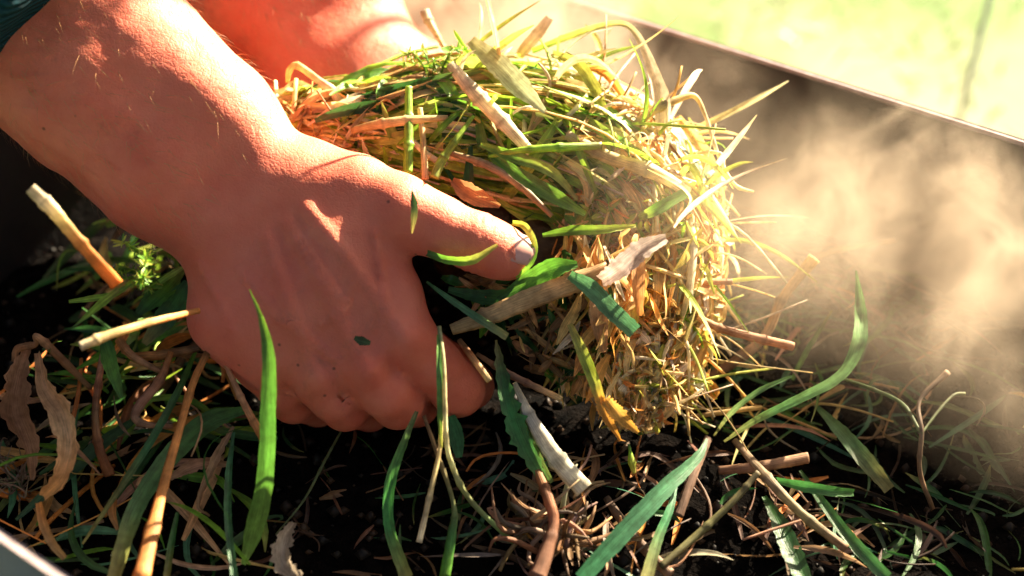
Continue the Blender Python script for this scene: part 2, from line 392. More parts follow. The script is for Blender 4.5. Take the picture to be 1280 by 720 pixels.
# upper arms, shoulders, neck, head (outside the frame)
ER = P(*EL[:3]); SR = np.array([-.47, .10, .40]); SL = np.array([-.37, .38, .385]); NK = (SR+SL)/2+np.array([-.02, -.005, .035])
body.group([(ER, SR, .043, .052)], .01, .02); body.group([(EL2, SL, .042, .052)], .01, .02)
body.group([(SR, NK, .052, .055), (SL, NK, .052, .055)], .02, .03)
HD = NK+np.array([.165, -.09, .11])
body.group([(NK, HD+np.array([-.03, .01, -.05]), .055, .056), (HD, HD+np.array([.035, -.012, -.075]), .085, .055), (HD+np.array([.075, -.027, -.01]), HD+np.array([.10, -.036, -.045]), .010, .014)], .03, .02)
VEINS = [[(404, 405), (418, 396), (433, 381), (440, 350)], [(471, 412), (482, 384), (477, 340), (468, 290)], [(349, 399), (374, 413), (400, 434), (420, 450)], [(300, 340), (330, 372), (349, 399)], [(433, 381), (400, 340), (372, 300)], [(250, 330), (275, 380), (300, 430)]]
TEND = [[(385, 262), (440, 330), (500, 412)], [(360, 280), (405, 360), (455, 455)], [(335, 300), (365, 390), (394, 468)]]
def poly_d(x, y, pl):
    d = np.full(x.shape, 1e9)
    for (ax, ay), (bx, by) in zip(pl[:-1], pl[1:]):
        t = np.clip(((x-ax)*(bx-ax)+(y-ay)*(by-ay))/((bx-ax)**2+(by-ay)**2), 0, 1); d = np.minimum(d, np.hypot(x-ax-t*(bx-ax), y-ay-t*(by-ay)))
    return d
def relief(X):
    q = X-CAM; d = q@FWD; x = 640+(q@RT)/d/K; y = 360-(q@UP)/d/K; r = np.zeros(len(X))
    front = np.clip((.499-d)/.006, 0, 1)
    for v in VEINS: r += .0017*np.exp(-(poly_d(x, y, v)/4.5)**2)*front
    for v in TEND: r += .0017*np.exp(-(poly_d(x, y, v)/10)**2)*front
    for (kx, ky, s, a) in ((508, 422, 20, .0028), (459, 466, 18, .0034), (396, 476, 17, .0030), (334, 460, 16, .0018)): r += a*np.exp(-((x-kx)**2+(y-ky)**2)/s**2)*front
    # creases of the thumb joint
    for cx, am in ((596, .0005), (604, .0008), (611, .0005), (585, .0003)): r -= am*np.exp(-((x-cx+.25*(y-300))/2.2)**2)*((d < .495) & (y > 268) & (y < 345))
    r -= .0008*np.exp(-(poly_d(x, y, [(640, 300), (636, 318), (643, 334)])/2.5)**2)*(d < .49)
    for (kx, ky) in ((430, 490), (364, 488), (490, 462)): r -= .0020*np.exp(-((x-kx)**2/90+(y-ky)**2/420))*front
    for (kx, ky, ux, uy) in ((489, 498, .6, .8), (424, 502, .7, .7), (566, 474, .8, .6), (360, 495, .6, .8)):
        al_ = (x-kx)*ux+(y-ky)*uy; ac_ = -(x-kx)*uy+(y-ky)*ux
        for o_ in (-7, 0, 7): r -= .0007*np.exp(-((al_-o_-.012*ac_*ac_*.3)/1.6)**2-(ac_/16)**2)*(d < .512)
    # soft unevenness
    return r
def body_f(X):
    return body.eval(X)-relief(X)
Fg, lo_, h_ = body.grid(.003)
V, Q = nets(Fg, lo_, h_); del Fg
V = project(body.eval, V, 2)
# refine only the part inside or near the frame
V, Q = subdivide(V, Q); near = V[:, 0] > -.24; V[near] = project(body_f, V[near], 3)
pp = proj(V)
nz = np.array([mnoise.fractal(Vector(v*60), 1, 2, 4) if a else 0 for v, a in zip(V, near)])
me = mesh('person', V, Q)
me.update(); NRM = np.zeros(len(V)*3); me.vertices.foreach_get('normal', NRM); NRM = NRM.reshape(-1, 3)
arm = np.clip((330-(pp[0]+pp[1]*.7)*.75)/120, 0, 1)*(pp[2] < .56)      # forearm has lumpier muscle and skin
V2 = V+NRM*(nz*(.00018+.0006*arm))[:, None]
me.vertices.foreach_set('co', V2.ravel()); me.update()
person = link('person', me, M_SKIN)
tag(person, 'person in a teal top, bare forearms reaching into the bin, both hands lifting straw', 'person')
# thumb nail and finger nails
def nail(c, along, out, l, wd):
    along = along/np.linalg.norm(along); out = out-(out@along)*along; out /= np.linalg.norm(out); sd = np.cross(along, out); V = []; F = []; n = 9
    for k, tz in enumerate((0, -.0006)):
        for i in range(n):
            for j in range(n):
                u, v = i/(n-1)*2-1, j/(n-1)*2-1
                wv = wd*(1-.12*u*u)*(.93 if u < -.8 else 1); V.append(c+along*u*l*(1-.18*v*v*(1 if u > 0 else -.3))+sd*v*wv*.5*2+out*(tz-.42*wd*v*v-.04*l*u*u))
        for i in range(n-1):
            for j in range(n-1):
                a = k*n*n+i*n+j; F.append((a, a+1, a+n+1, a+n) if k else (a, a+n, a+n+1, a+1))
    rimv = [i for i in range(n)]+[i*n+n-1 for i in range(1, n)]+[(n-1)*n+j for j in range(n-2, -1, -1)]+[i*n for i in range(n-2, 0, -1)]
    for a, b in zip(rimv, rimv[1:]+rimv[:1]): F.append((a, b, b+n*n, a+n*n))
    link('fingernail', mesh('fingernail', V, F), M_NAIL, person)
t0, t1 = P(628, 317, .490), P(650, 325, .491)
al = (t1-t0); up_ = -FWD*.92+UP*.42+RT*.12
nn_ = up_-(up_@al)*al/(al@al); nn_ /= np.linalg.norm(nn_)
tq = np.linspace(.004, .016, 121); nc = P(641, 319, .4905); dq = body.eval(nc+nn_*tq[:, None]); q_ = tq[np.argmax(dq > 0)]
nail(nc+nn_*(q_+.0005), al, nn_, .0066, .0062)
# clothes
shirt = Blob()
HIP = np.array([-.72, .40, .02])
HIPn = np.array([-.74, .22, .02]); HIPf = np.array([-.66, .44, .02])
sh0 = P(62, 50, .50); ax_ = (ER-sh0)/np.linalg.norm(ER-sh0)
shirt.group([(sh0, ER, .0515, .056), (ER, SR, .056, .068)], .02, .03)
s2 = EL2+(P(370, -20, .608)-EL2)*.45
shirt.group([(s2, EL2, .051, .054), (EL2, SL, .054, .068)], .02, .03)
shirt.group([(SR, SL, .07, .07), (SR+np.array([-.03, .03, -.02]), HIPn, .09, .11), (SL+np.array([-.03, -.03, -.02]), HIPf, .09, .11), ((SR+SL)/2+np.array([-.02, 0, -.03]), (HIPn+HIPf)/2, .10, .13)], .05, .04)
Fg, lo_, h_ = shirt.grid(.006)
ax3 = [lo_[i]+h_*np.arange(Fg.shape[i]) for i in range(3)]
X = np.stack(np.meshgrid(*ax3, indexing='ij'), -1)
cut1 = np.where(np.linalg.norm(X-sh0, axis=-1) < .075, -((X-sh0)@ax_)+.0, -1)          # clean cuff plane
ax2_ = (EL2-s2)/np.linalg.norm(EL2-s2); cut2 = np.where(np.linalg.norm(X-s2, axis=-1) < .075, -((X-s2)@ax2_), -1)
Fg = np.maximum(np.maximum(Fg, cut1), cut2).astype(np.float32)
V, Q = nets(Fg, lo_, h_); V, Q = subdivide(V, Q)
fold = np.array([mnoise.fractal(Vector((v[0]*22, v[1]*22, v[2]*34)), 1, 2, 3) for v in V]); me = mesh('shirt', V, Q); me.update()
NR = np.zeros(len(V)*3); me.vertices.foreach_get('normal', NR); V = V+NR.reshape(-1, 3)*(fold*.003)[:, None]; me.vertices.foreach_set('co', V.ravel()); me.update()
so = link('shirt', me, M_SHIRT, person); sm = so.modifiers.new('s', 'SMOOTH'); sm.iterations = 3
tr = Blob(); KN = np.array([-.50, .02, -.20]); KF = np.array([-.36, .44, -.20]) 
KN = np.array([-.47, .05, -.20]); 
tr.group([(HIPn, HIPf, .125, .125), (HIPn+np.array([.02, 0, -.04]), KN, .095, .065), (HIPf+np.array([.02, 0, -.04]), KF, .095, .065), (KN, KN+np.array([-.38, .12, -.01]), .06, .05), (KF, KF+np.array([-.40, .10, -.01]), .06, .05)], .03, .02)
Fg, lo_, h_ = tr.grid(.01); V, Q = nets(Fg, lo_, h_); to = link('trousers', mesh('trousers', V, Q), M_TROUS, person); to.modifiers.new('s', 'SMOOTH').iterations = 4
hr = Blob(); hr.group([(HD+np.array([-.012, .004, .016]), HD+np.array([-.04, .012, -.03]), .092, .07)], .02, .02)
Fg, lo_, h_ = hr.grid(.006); V, Q = nets(Fg, lo_, h_); ho = link('hair', mesh('hair', V, Q), M_HAIRC, person)
# arm hair: short fine strands standing off the forearms
me = person.data; V = V2; sel = np.where((V[:, 0] > -.30) & (((arm > .02) & (pp[2] < .56)) | ((pp[2] > .56) & (pp[1] < 75) & (pp[0] < 560) & (pp[0] > 200))))[0]
hv = []; hf = []
adir = P(300, 240, .498)-P(60, 50, .50); adir /= np.linalg.norm(adir)
ldir = P(430, 90, .60)-P(330, -40, .608); ldir /= np.linalg.norm(ldir)
for i in rng.choice(sel, 9000):
    v = V[i]+rng.normal(0, .0006, 3); n_ = NRM[i]; d0 = (adir if pp[2][i] < .56 else ldir)+rng.normal(0, .35, 3); d0 -= (d0@n_)*n_; d0 /= np.linalg.norm(d0)+1e-9
    Ln = random.uniform(.004, .010); sd = np.cross(n_, d0)*.0001; b = len(hv)
    for t in (0, .35, .7, 1):
        q = V[i]-n_*.0003+Ln*(d0*t+n_*(.8*t-.4*t*t)); s_ = sd*(1-t*.85); hv += [q-s_, q+s_]
    for k in range(3): hf.append((b+2*k, b+2*k+1, b+2*k+3, b+2*k+2))
link('arm_hair', mesh('arm_hair', hv, hf), M_HAIRC, person)
# ================================================================== THE WAD OF STRAW (uncountable mass)
HANDPOLY = [(150, 60), (390, 180), (430, 188), (470, 203), (518, 222), (560, 247), (605, 277), (645, 296), (664, 318), (650, 345), (600, 350), (545, 325), (525, 315), (545, 390), (560, 430), (600, 460), (606, 500), (590, 530), (540, 520), (500, 535), (340, 530), (290, 485), (240, 400), (200, 290)]
def inpoly(x, y, poly):
    c = False; j = len(poly)-1
    for i in range(len(poly)):
        xi, yi = poly[i]; xj, yj = poly[j]
        if (yi > y) != (yj > y) and x < (xj-xi)*(y-yi)/(yj-yi)+xi: c = not c
        j = i
    return c
def clear_of_hand(W, lim=.50):
    x, y, d = proj(W)
    for a, b, c in zip(x, y, d):
        if c < lim+.02 and inpoly(a, b, HANDPOLY): return False
    return True
GUIDE = [(365, 160, .545, 40), (450, 158, .535, 55), (560, 165, .537, 92), (680, 190, .540, 112), (770, 235, .538, 108), (815, 310, .530, 88), (810, 400, .520, 76), (795, 485, .508, 50), (790, 535, .502, 28)]
GP = catmull([(a, b, c*1000) for a, b, c, r in GUIDE], 90); GR_ = np.interp(np.linspace(0, 1, 90), np.linspace(0, 1, len(GUIDE)), [g[3] for g in GUIDE])
def guide(s, ox, oz):
    """s 0..1 along, ox across (-1..1), oz towards the camera (-1..1)"""
    s = min(max(s, 0), 1)*88.999; i = int(s); f = s-i; p = GP[i]*(1-f)+GP[i+1]*f; r = GR_[i]*(1-f)+GR_[i+1]*f
    t = GP[i+1]-GP[i]; t = t[:2]/np.linalg.norm(t[:2]); nrm = np.array([t[1], -t[0]])
    return P(p[0]+nrm[0]*ox*r, p[1]+nrm[1]*ox*r, p[2]/1000-oz*r*K*.52*.85)
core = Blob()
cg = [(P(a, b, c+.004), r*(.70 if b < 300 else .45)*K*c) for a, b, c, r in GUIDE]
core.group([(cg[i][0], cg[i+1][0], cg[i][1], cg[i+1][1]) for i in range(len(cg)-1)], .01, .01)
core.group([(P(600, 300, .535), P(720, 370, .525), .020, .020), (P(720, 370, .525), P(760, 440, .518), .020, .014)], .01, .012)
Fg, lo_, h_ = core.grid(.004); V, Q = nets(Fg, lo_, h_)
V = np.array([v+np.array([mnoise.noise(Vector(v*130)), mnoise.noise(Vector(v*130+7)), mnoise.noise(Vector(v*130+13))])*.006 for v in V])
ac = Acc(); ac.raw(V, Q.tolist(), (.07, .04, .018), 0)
def piece(acc, W, wd, kind, col, mat, **kw):
    if mat == 1 and random.random() < .5: col = [col, col, col, tuple(.5*x+.5*y for x, y in zip(col, (.5, .42, .12)))]
    if kind == 'leaf': ws = [wd*.35, wd*.9, wd, wd*.8, wd*.12]
    else: ws = [wd*.8, wd, wd*.95, wd*.75]
    acc.sweep(W, ws, kind, col, seg=kw.pop('seg', 9), mat=mat, **kw)
DRYC = [CR, CR, TAN, TAN, PALE, PALE, (.58, .44, .18), YG, (.55, .42, .18), (.48, .38, .13)]
GRNC = [GR, BG, BG, BG, DG, YG, GR]
cnt = 0; tries = 0
while cnt < 1900 and tries < 6000:
    tries += 1
    s = random.uniform(-.02, 1); th = random.uniform(-.2, math.pi+.2); rr = random.uniform(.72, 1.03)
    ox, oz = math.cos(th)*rr, math.sin(th)*rr
    Ls = random.uniform(.08, .34)*(1 if s < .75 else .6); dth = random.gauss(0, .45); W = []
    m = 5; bend = random.gauss(0, .12)
    for k in range(m):
        t = k/(m-1)-.5; a = th+dth*t+bend*math.cos(t*3); r2 = rr*(1+random.gauss(0, .05)+.10*max(0, abs(t)-.3)*random.random())
        W.append(guide(s+Ls*t*math.cos(dth), math.cos(a)*r2, math.sin(a)*r2)+rng.normal(0, .0007, 3))
    if random.random() < .30 and s < .85:      # strays crossing the lie of the straw
        c = guide(s, ox, oz); d = rng.normal(0, 1, 3); d[2] *= .7; nrm = guide(s, ox*1.1, oz*1.1)-c; nrm /= np.linalg.norm(nrm)+1e-9; d -= .9*(d@nrm)*nrm
        d /= np.linalg.norm(d); l = random.uniform(.010, .026); cv = rng.normal(0, .15, 3)
        W = [c+nrm*.002+d*l*t+cv*l*(1-t*t)*.6-nrm*l*.45*t*t for t in (-1, -.5, 0, .5, 1)]
    if not clear_of_hand(W): continue
    px, py, dd = proj(W[2]); gp = .36 if px < 760 and py < 330 else .13
    if 440 < px < 770 and py < 290: gp = .62
    if px < 480 and py > 105: gp = .15
    if random.random() < gp:
        piece(ac, W, random.uniform(.0018, .0060), 'leaf', jit(random.choice(GRNC)), 1, roll=random.gauss(0, .7), fold=random.uniform(.1, .5), twist=random.gauss(0, .8))
    else:
        c = random.choice(DRYC)
        if px > 700: c = random.choice([CR, TAN, PALE, ORG, TAN, CR])
        if random.random() < .62: piece(ac, W, random.uniform(.0018, .0062), 'leaf', jit(c, .25), 0, roll=random.gauss(0, .7), fold=random.uniform(.2, .9), twist=random.gauss(0, 1.2))
        else: piece(ac, W, random.uniform(.0007, .0028), 'stem', jit(c, .25), 0, roll=random.random()*3, thick=random.uniform(.35, .9))
    cnt += 1
# strips hanging from the right end, and the shaded tangle under the thumb
k_ = 0
while k_ < 330:
    x0 = random.uniform(700, 888); y0 = random.uniform(285, 470); d0 = .497+.00018*abs(x0-770)+random.uniform(-.008, .012); l = random.uniform(25, 75); a_ = random.gauss(.1, .38)+(x0-790)*.0016
    W = [P(x0-math.sin(a_)*l*t+random.gauss(0, 3), y0+math.cos(a_)*l*t, d0-.00010*l*t+random.gauss(0, .001)) for t in (0, .33, .66, 1)]
    if max(proj(q)[1] for q in W) > 560-abs(x0-790)*.6: continue
    k_ += 1; c = random.choice([CR, PALE, TAN, (.78, .46, .15), (.72, .38, .1), (.6, .5, .12)])
    piece(ac, W, random.uniform(.0012, .0058), 'leaf', jit(c, .2), 0, roll=random.gauss(0, .8), fold=random.uniform(.2, .8), twist=random.gauss(0, .8))
for _ in range(420):
    x0 = random.uniform(560, 770); y0 = random.uniform(330, 500)
    if y0 > 330+(x0-540)*1.0 and x0 < 700: continue
    d0 = random.uniform(.496, .515); l = random.uniform(20, 60); a_ = random.uniform(0, 3.14)
    W = [P(x0+math.cos(a_)*l*t, y0+math.sin(a_)*l*t, d0+random.gauss(0, .002)) for t in (-.5, -.15, .2, .5)]
    if not clear_of_hand(W): continue
    gq = random.random() < .5
    piece(ac, W, random.uniform(.001, .005), 'leaf', jit(random.choice([DG, GR, DG] if gq else [BRN, TAN, (.5, .3, .14)])), 1 if gq else 0, roll=random.gauss(0, .8), fold=.4)
# fly-away bits at the right and top of the wad
for _ in range(130):
    s = random.uniform(.35, .92); th = random.uniform(-.5, 1.1); c = guide(s, math.cos(th)*.95, math.sin(th)*.95); o = guide(s, math.cos(th)*1.6, math.sin(th)*1.6)
    d = (o-c); d /= np.linalg.norm(d); d = d+rng.normal(0, .5, 3); l = random.uniform(.006, .017); cv = rng.normal(0, .9, 3)
    W = [c+d*l*t+cv*l*t*t-np.array([0, 0, .012])*t*t for t in (0, .33, .66, 1)]
    piece(ac, W, random.uniform(.0005, .0014), 'stem', jit(random.choice([CR, PALE, TAN, YG])), 0, seg=8)
# long limp blades arching out of the top and the right side
k_ = 0
while k_ < 80:
    s = random.uniform(.22, .68); th = random.uniform(-.3, 1.3); c = guide(s, math.cos(th)*.9, math.sin(th)*.9); o = guide(s, math.cos(th)*1.5, math.sin(th)*1.5)
    dr_ = random.uniform(.1, 2.0); d = (o-c); d /= np.linalg.norm(d); d = d+np.array([.35, 0, .35])+rng.normal(0, .6, 3); l = random.uniform(.010, .028); cv = rng.normal(0, .6, 3)
    W = [c+d*l*t+cv*l*t*t-np.array([0, 0, l*dr_])*t*t for t in (0, .25, .5, .75, 1)]
    k_ += 1
    if not clear_of_hand(W): continue
    piece(ac, W, random.uniform(.0009, .0034), 'leaf', jit(random.choice([CR, PALE, YG, YG, BG])), 1, seg=12, roll=random.gauss(0, .6), twist=random.gauss(0, 1.2), fold=.4)
# fluffy crumbs of leaf and root caught in the hanging end
for _ in range(1300):
    s = random.uniform(.45, .99); th = random.uniform(0, math.pi); rr = random.uniform(.85, 1.05); c = guide(s, math.cos(th)*rr, math.sin(th)*rr); l = random.uniform(.002, .006); d = rng.normal(0, 1, 3); d /= np.linalg.norm(d)
    if clear_of_hand([c]): piece(ac, [c-d*l, c+rng.normal(0, .001, 3), c+d*l], random.uniform(.0015, .004), 'leaf', jit(random.choice([CR, PALE, TAN, ORG, YG])), 0, seg=5, roll=random.random()*3)
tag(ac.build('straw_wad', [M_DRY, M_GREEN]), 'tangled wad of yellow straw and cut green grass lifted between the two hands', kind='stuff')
# ================================================================== LITTER ON THE COMPOST
ac = Acc()
def litter(n, x0, x1, y0, y1, dry, green, wmax, lmax, hz=.02, gfrac=.4):
    k = 0
    for _ in range(n*6):
        if k >= n: break
        px, py = random.uniform(x0, x1), random.uniform(y0, y1); g = G(px, py, CZ); 
        if not in_bin(g[:2]): continue
        z = soil_h(g[0], g[1])+random.random()**2*hz+.001; a = random.uniform(0, 2*math.pi); l = random.uniform(.006, lmax); d = np.array([math.cos(a), math.sin(a), random.gauss(0, .22)]); cv = rng.normal(0, .25, 3); cv[2] = abs(cv[2])*.5
        W = []
        for t in (-1, -.5, 0, .5, 1):
            q = np.array([g[0], g[1], z])+d*l*t+cv*l*(1-t*t); q[2] = max(q[2], soil_h(q[0], q[1])+.0006); W.append(q)
        if not all(in_bin(q[:2]) for q in W) or not clear_of_hand(W, .505): continue
        k += 1
        if random.random() < gfrac: piece(ac, W, random.uniform(.001, wmax), 'leaf', jit(random.choice(green), .25), 1, roll=random.gauss(0, .6), fold=.3, ref=(0, -.3, 1))
        elif random.random() < .72: piece(ac, W, random.uniform(.0014, wmax), 'leaf', jit(random.choice(dry), .3), 0, roll=random.gauss(0, .6), fold=.6, twist=random.gauss(0, 1.5), ref=(0, -.3, 1))
        else: piece(ac, W, random.uniform(.0005, wmax*.45), 'stem', jit(random.choice(dry), .3), 0, thick=.7)
DL = [BRN, GRY, PNK, ORG, (.12, .07, .04)]
litter(85, 0, 330, 430, 720, [TAN, ORG, PNK, (.6, .38, .2)], [DG, GR, DG, TL], .005, .030, .030, .5)
litter(120, 90, 300, 320, 560, [BRN, ORG, TAN], [GR, DG, BG], .006, .022, .045, .55)
litter(150, 870, 1210, 300, 560, [GRY, BRN, TAN, PNK], [(.10, .22, .05), DG, (.16, .3, .08), TL], .0028, .026, .018, .55)
litter(95, 560, 1080, 580, 720, DL, [DG, TL], .0030, .018, .010, .16)
litter(35, 640, 740, 620, 715, [BRN, PNK, GRY], [DG], .0040, .012, .016, .05)
litter(70, 1040, 1280, 540, 720, [(.05, .03, .02)], [DG, (.03, .10, .03)], .0030, .02, .006, .75)
litter(50, 330, 600, 540, 720, [BRN, (.08, .05, .03)], [DG], .002, .012, .004, .2)
litter(170, 860, 1280, 240, 420, [GRY, BRN], [DG, (.12, .2, .06)], .0025, .02, .010, .4)
litter(200, 1280, 2600, 200, 900, [GRY, BRN, TAN], [DG, GR], .0035, .03, .015, .45)
tag(ac.build('plant_litter', [M_DRY, M_GREEN]), 'scattered bits of dry stalk, leaf and grass lying over the dark compost', kind='stuff')
# ================================================================== SINGLE BLADES, STALKS AND LEAVES
def hero(name, label, cat, pts, wid, kind, col, **kw):
    """pts: (px, py, depth) or (px, py, 'g', height above compost)"""
    mat = kw.pop('mat', None)
    if mat is None: mat = M_DRY
    W = [P(*p) if len(p) == 3 else G(p[0], p[1], CZ+p[3]) for p in pts]
    dmean = np.mean([proj(q)[2] for q in W]); a = Acc()
    hc = [tuple(q) for q in (np.atleast_2d(np.array(col, float)))]
    if len(hc) == 1: hc = hc*2
    if mat is M_GREEN and random.random() < .6:        # yellowed tip
        hc = hc+[tuple(.35*np.array(hc[-1])+.65*np.array((.46, .36, .10)))] if random.random() < .7 else [tuple(.4*np.array(hc[0])+.6*np.array((.4, .3, .1)))]+hc
    if kind == 'stem' and mat is M_DRY: hc = [tuple(np.array(q)*random.uniform(.72, 1.15)) for q in catmull(hc, 12) if 1]; hc = [tuple(np.clip(q, .01, .92)) for q in hc]
    a.sweep(W, [x*K*dmean for x in wid], kind, col=hc, seg=kw.pop('seg', 44), node=(kind == 'stem' and len(W) > 3), **kw)
    o = a.build(name, [mat]); c = np.mean(W, axis=0)
    # put the origin on the piece itself
    o.data.transform(__import__('mathutils').Matrix.Translation(-Vector(c))); o.location = c
    g = 'single grass blades' if mat is M_GREEN else 'single dry stalks and leaves'
    return tag(o, label, cat, g)
H = hero; GB = 'grass_blade'; SS = 'straw_stalk'; DLF = 'dry_leaf'
def gg(*p): return [(x, y, 'g', z) for x, y, z in p]
def dd(*p): return [(x, y, z) for x, y, z in p]
g_ = dict(mat=M_GREEN)
# -- left
H(GB, 'long bright green blade standing upright in front of the back of the near hand', 'grass blade', dd((312, 362, .452), (327, 400, .448), (336, 450, .447), (335, 520, .450), (331, 600, .455), (318, 660, .460), (304, 706, .464)), [1, 6, 15, 19, 20, 23, 24, 6], 'leaf', [BG, GR, (.10, .32, .04), (.13, .36, .05), (.2, .42, .08)], fold=.35, **g_)
H(SS, 'flat stalk at the far left, cream above and orange below', 'stalk', dd((38, 235, .436), (66, 262, .438), (95, 297, .442), (147, 356, .450)), [15, 19, 17, 16, 19], 'stem', [PALE, PALE, CR, (.7, .33, .09), (.62, .24, .05)], thick=.22)
H(SS, 'pale yellow straw pointing left from under the near hand', 'straw', dd((100, 433, .440), (135, 419, .444), (190, 402, .455), (249, 388, .474)), [12, 13, 11, 9, 8], 'stem', [PALE, CR, (.75, .52, .22), ORG], thick=.6)
H(SS, 'long orange stalk running down to the bottom edge below the near hand', 'stalk', gg((268, 425, .055), (243, 475, .05), (222, 545, .045), (200, 625, .04), (176, 724, .04)), [10, 10, 11, 14, 22], 'stem', [BRN, ORG, (.66, .30, .09), (.68, .32, .10), (.6, .28, .1)], thick=.5)
H(SS, 'short orange twig slanting down from the heel of the near hand', 'twig', gg((281, 453, .05), (298, 490, .045), (313, 520, .04), (329, 547, .038)), [6, 9, 10, 12], 'stem', [(.5, .25, .13), (.66, .36, .2), ORG], thick=.7)
H(DLF, 'dried brown stalk bent in a sharp loop at the far left', 'dry stalk', gg((18, 452, .04), (22, 436, .045), (44, 430, .05), (45, 420, .055), (60, 432, .05), (86, 458, .04), (114, 486, .03)), [8, 10, 8, 8, 11, 11, 6], 'stem', [(.45, .24, .12), (.68, .36, .18), (.74, .44, .24), (.6, .32, .16), BRN], thick=.45)
H(DLF, 'broad curled brown leaf hanging at the far left', 'dry leaf', gg((46, 440, .052), (55, 485, .05), (74, 515, .048), (84, 555, .044), (76, 595, .038), (52, 622, .03)), [8, 22, 32, 26, 20, 12], 'leaf', [(.72, .42, .22), (.76, .48, .27), (.82, .58, .34), (.74, .40, .18), (.78, .44, .18)], fold=.8, rag=.4)
H(DLF, 'crumpled dark brown leaf drooping beside the broad curled one', 'dry leaf', gg((36, 428, .045), (22, 470, .04), (20, 510, .035), (38, 560, .025), (40, 600, .018)), [8, 26, 34, 22, 6], 'leaf', [(.5, .28, .16), (.38, .21, .12), (.42, .24, .14)], fold=.9, rag=.6, twist=1.)
H(DLF, 'small light brown curl below the broad curled brown leaf', 'dry leaf', gg((48, 628, .032), (54, 655, .028), (66, 680, .024), (81, 698, .02)), [8, 12, 11, 8], 'leaf', [ORG, (.5, .3, .14), (.5, .34, .16)], fold=.7)
H(SS, 'short reddish twig hanging between the pale straw and the broad curled leaf', 'twig', gg((129, 440, .045), (123, 480, .043), (119, 520, .04), (124, 560, .032), (137, 594, .022)), [8, 10, 9, 12, 15], 'stem', [PNK, (.6, .26, .14), BRN, (.4, .17, .08), (.33, .15, .07)], thick=.6)
H(SS, 'straw folded back on itself below the pale yellow straw', 'straw', gg((214, 440, .05), (200, 475, .045), (174, 508, .04), (170, 524, .037), (186, 531, .035), (216, 533, .032)), [7, 12, 13, 11, 8, 6], 'stem', [ORG, (.56, .3, .2), PNK, (.5, .24, .14)], thick=.6)
H(SS, 'thin curved straw crossing just under the pale yellow straw', 'straw', gg((148, 424, .05), (162, 442, .048), (183, 455, .046), (206, 467, .045)), [12, 11, 8, 7], 'stem', [ORG, (.6, .34, .18), (.5, .26, .12)], thick=.6)
H(SS, 'orange brown stalk lying level between the pale straw and the hand', 'stalk', gg((170, 446, .045), (205, 443, .047), (250, 434, .05)), [12, 13, 10], 'stem', [ORG, (.5, .24, .08), BRN], thick=.6)
H(GB, 'short broad green blade hanging down beneath the pale yellow straw', 'grass blade', gg((130, 420, .055), (138, 455, .052), (152, 497, .045)), [12, 22, 17, 6], 'leaf', [DG, GR, (.08, .24, .04)], fold=.3, **g_)
H(GB, 'wide dark green blade sweeping from the hand heel to the bottom left', 'grass blade', gg((305, 512, .030), (255, 530, .032), (205, 580, .033), (168, 640, .03), (142, 722, .03)), [10, 26, 27, 22, 22, 16], 'leaf', [(.09, .26, .05), (.06, .2, .04), (.05, .17, .04), (.09, .22, .07)], fold=.25, **g_)
H(GB, 'narrow green blade slanting down left of the long orange stalk', 'grass blade', gg((244, 440, .045), (222, 490, .042), (180, 565, .035), (103, 680, .015)), [5, 9, 10, 9, 3], 'leaf', [GR, (.07, .22, .05), (.05, .17, .06)], fold=.4, **g_)
H(GB, 'thin upright teal blade between the orange stalk and the tall bright blade', 'grass blade', gg((292, 540, .03), (286, 590, .03), (285, 650, .028), (293, 722, .026)), [4, 9, 10, 9], 'leaf', [TL, (.06, .2, .08), (.05, .16, .08)], fold=.4, **g_)
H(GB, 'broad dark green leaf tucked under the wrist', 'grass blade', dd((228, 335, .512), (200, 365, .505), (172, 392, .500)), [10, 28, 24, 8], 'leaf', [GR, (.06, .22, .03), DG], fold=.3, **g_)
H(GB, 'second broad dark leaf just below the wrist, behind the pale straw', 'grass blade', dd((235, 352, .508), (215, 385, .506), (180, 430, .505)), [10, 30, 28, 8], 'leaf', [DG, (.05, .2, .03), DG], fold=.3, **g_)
H(GB, 'bright lime sprout pointing left beneath the cream and orange stalk', 'grass blade', dd((86, 377, .497), (115, 373, .497), (142, 368, .498), (170, 350, .500)), [4, 8, 8, 5], 'leaf', [BG, (.3, .55, .05), BG], fold=.3, **g_)
H(GB, 'lime sprout forking down and left toward the pale straw', 'grass blade', dd((88, 412, .496), (108, 395, .495), (128, 378, .496), (148, 362, .498)), [1, 6, 11, 7], 'leaf', [DG, BG, (.3, .55, .05)], fold=.3, **g_)
H(GB, 'small green blade lit at its edge right against the wrist', 'grass blade', dd((232, 332, .500), (208, 347, .499), (180, 366, .498)), [3, 8, 7, 2], 'leaf', [YG, BG, GR], fold=.3, **g_)
H(DLF, 'pinkish dry leaf lying level right of the long orange stalk', 'dry leaf', gg((212, 598, .02), (235, 585, .022), (262, 578, .022), (290, 582, .02)), [6, 16, 13, 5], 'leaf', [PNK, (.45, .25, .18), BRN], fold=.4, rag=.3)
H(DLF, 'grey shrivelled leaf with pale veins at the bottom, right of the tall bright blade', 'dry leaf', gg((368, 652, .02), (356, 672, .022), (352, 700, .02), (372, 724, .018)), [6, 20, 24, 16], 'leaf', [GRY, (.45, .4, .34), (.3, .26, .22)], fold=.9, rag=.6)
H(SS, 'hair thin green stem slanting over black compost under the knuckles', 'stem', gg((427, 538, .018), (405, 578, .015), (380, 625, .012), (345, 668, .008)), [3, 4, 3, 2], 'stem', [(.2, .25, .1), (.15, .2, .1)], thick=.9)
H(DLF, 'small lone brown chip on bare black compost under the knuckles', 'dry leaf', gg((399, 624, .004), (422, 617, .006), (446, 613, .004)), [3, 10, 8, 3], 'leaf', [BRN, (.35, .18, .1)], fold=.4)
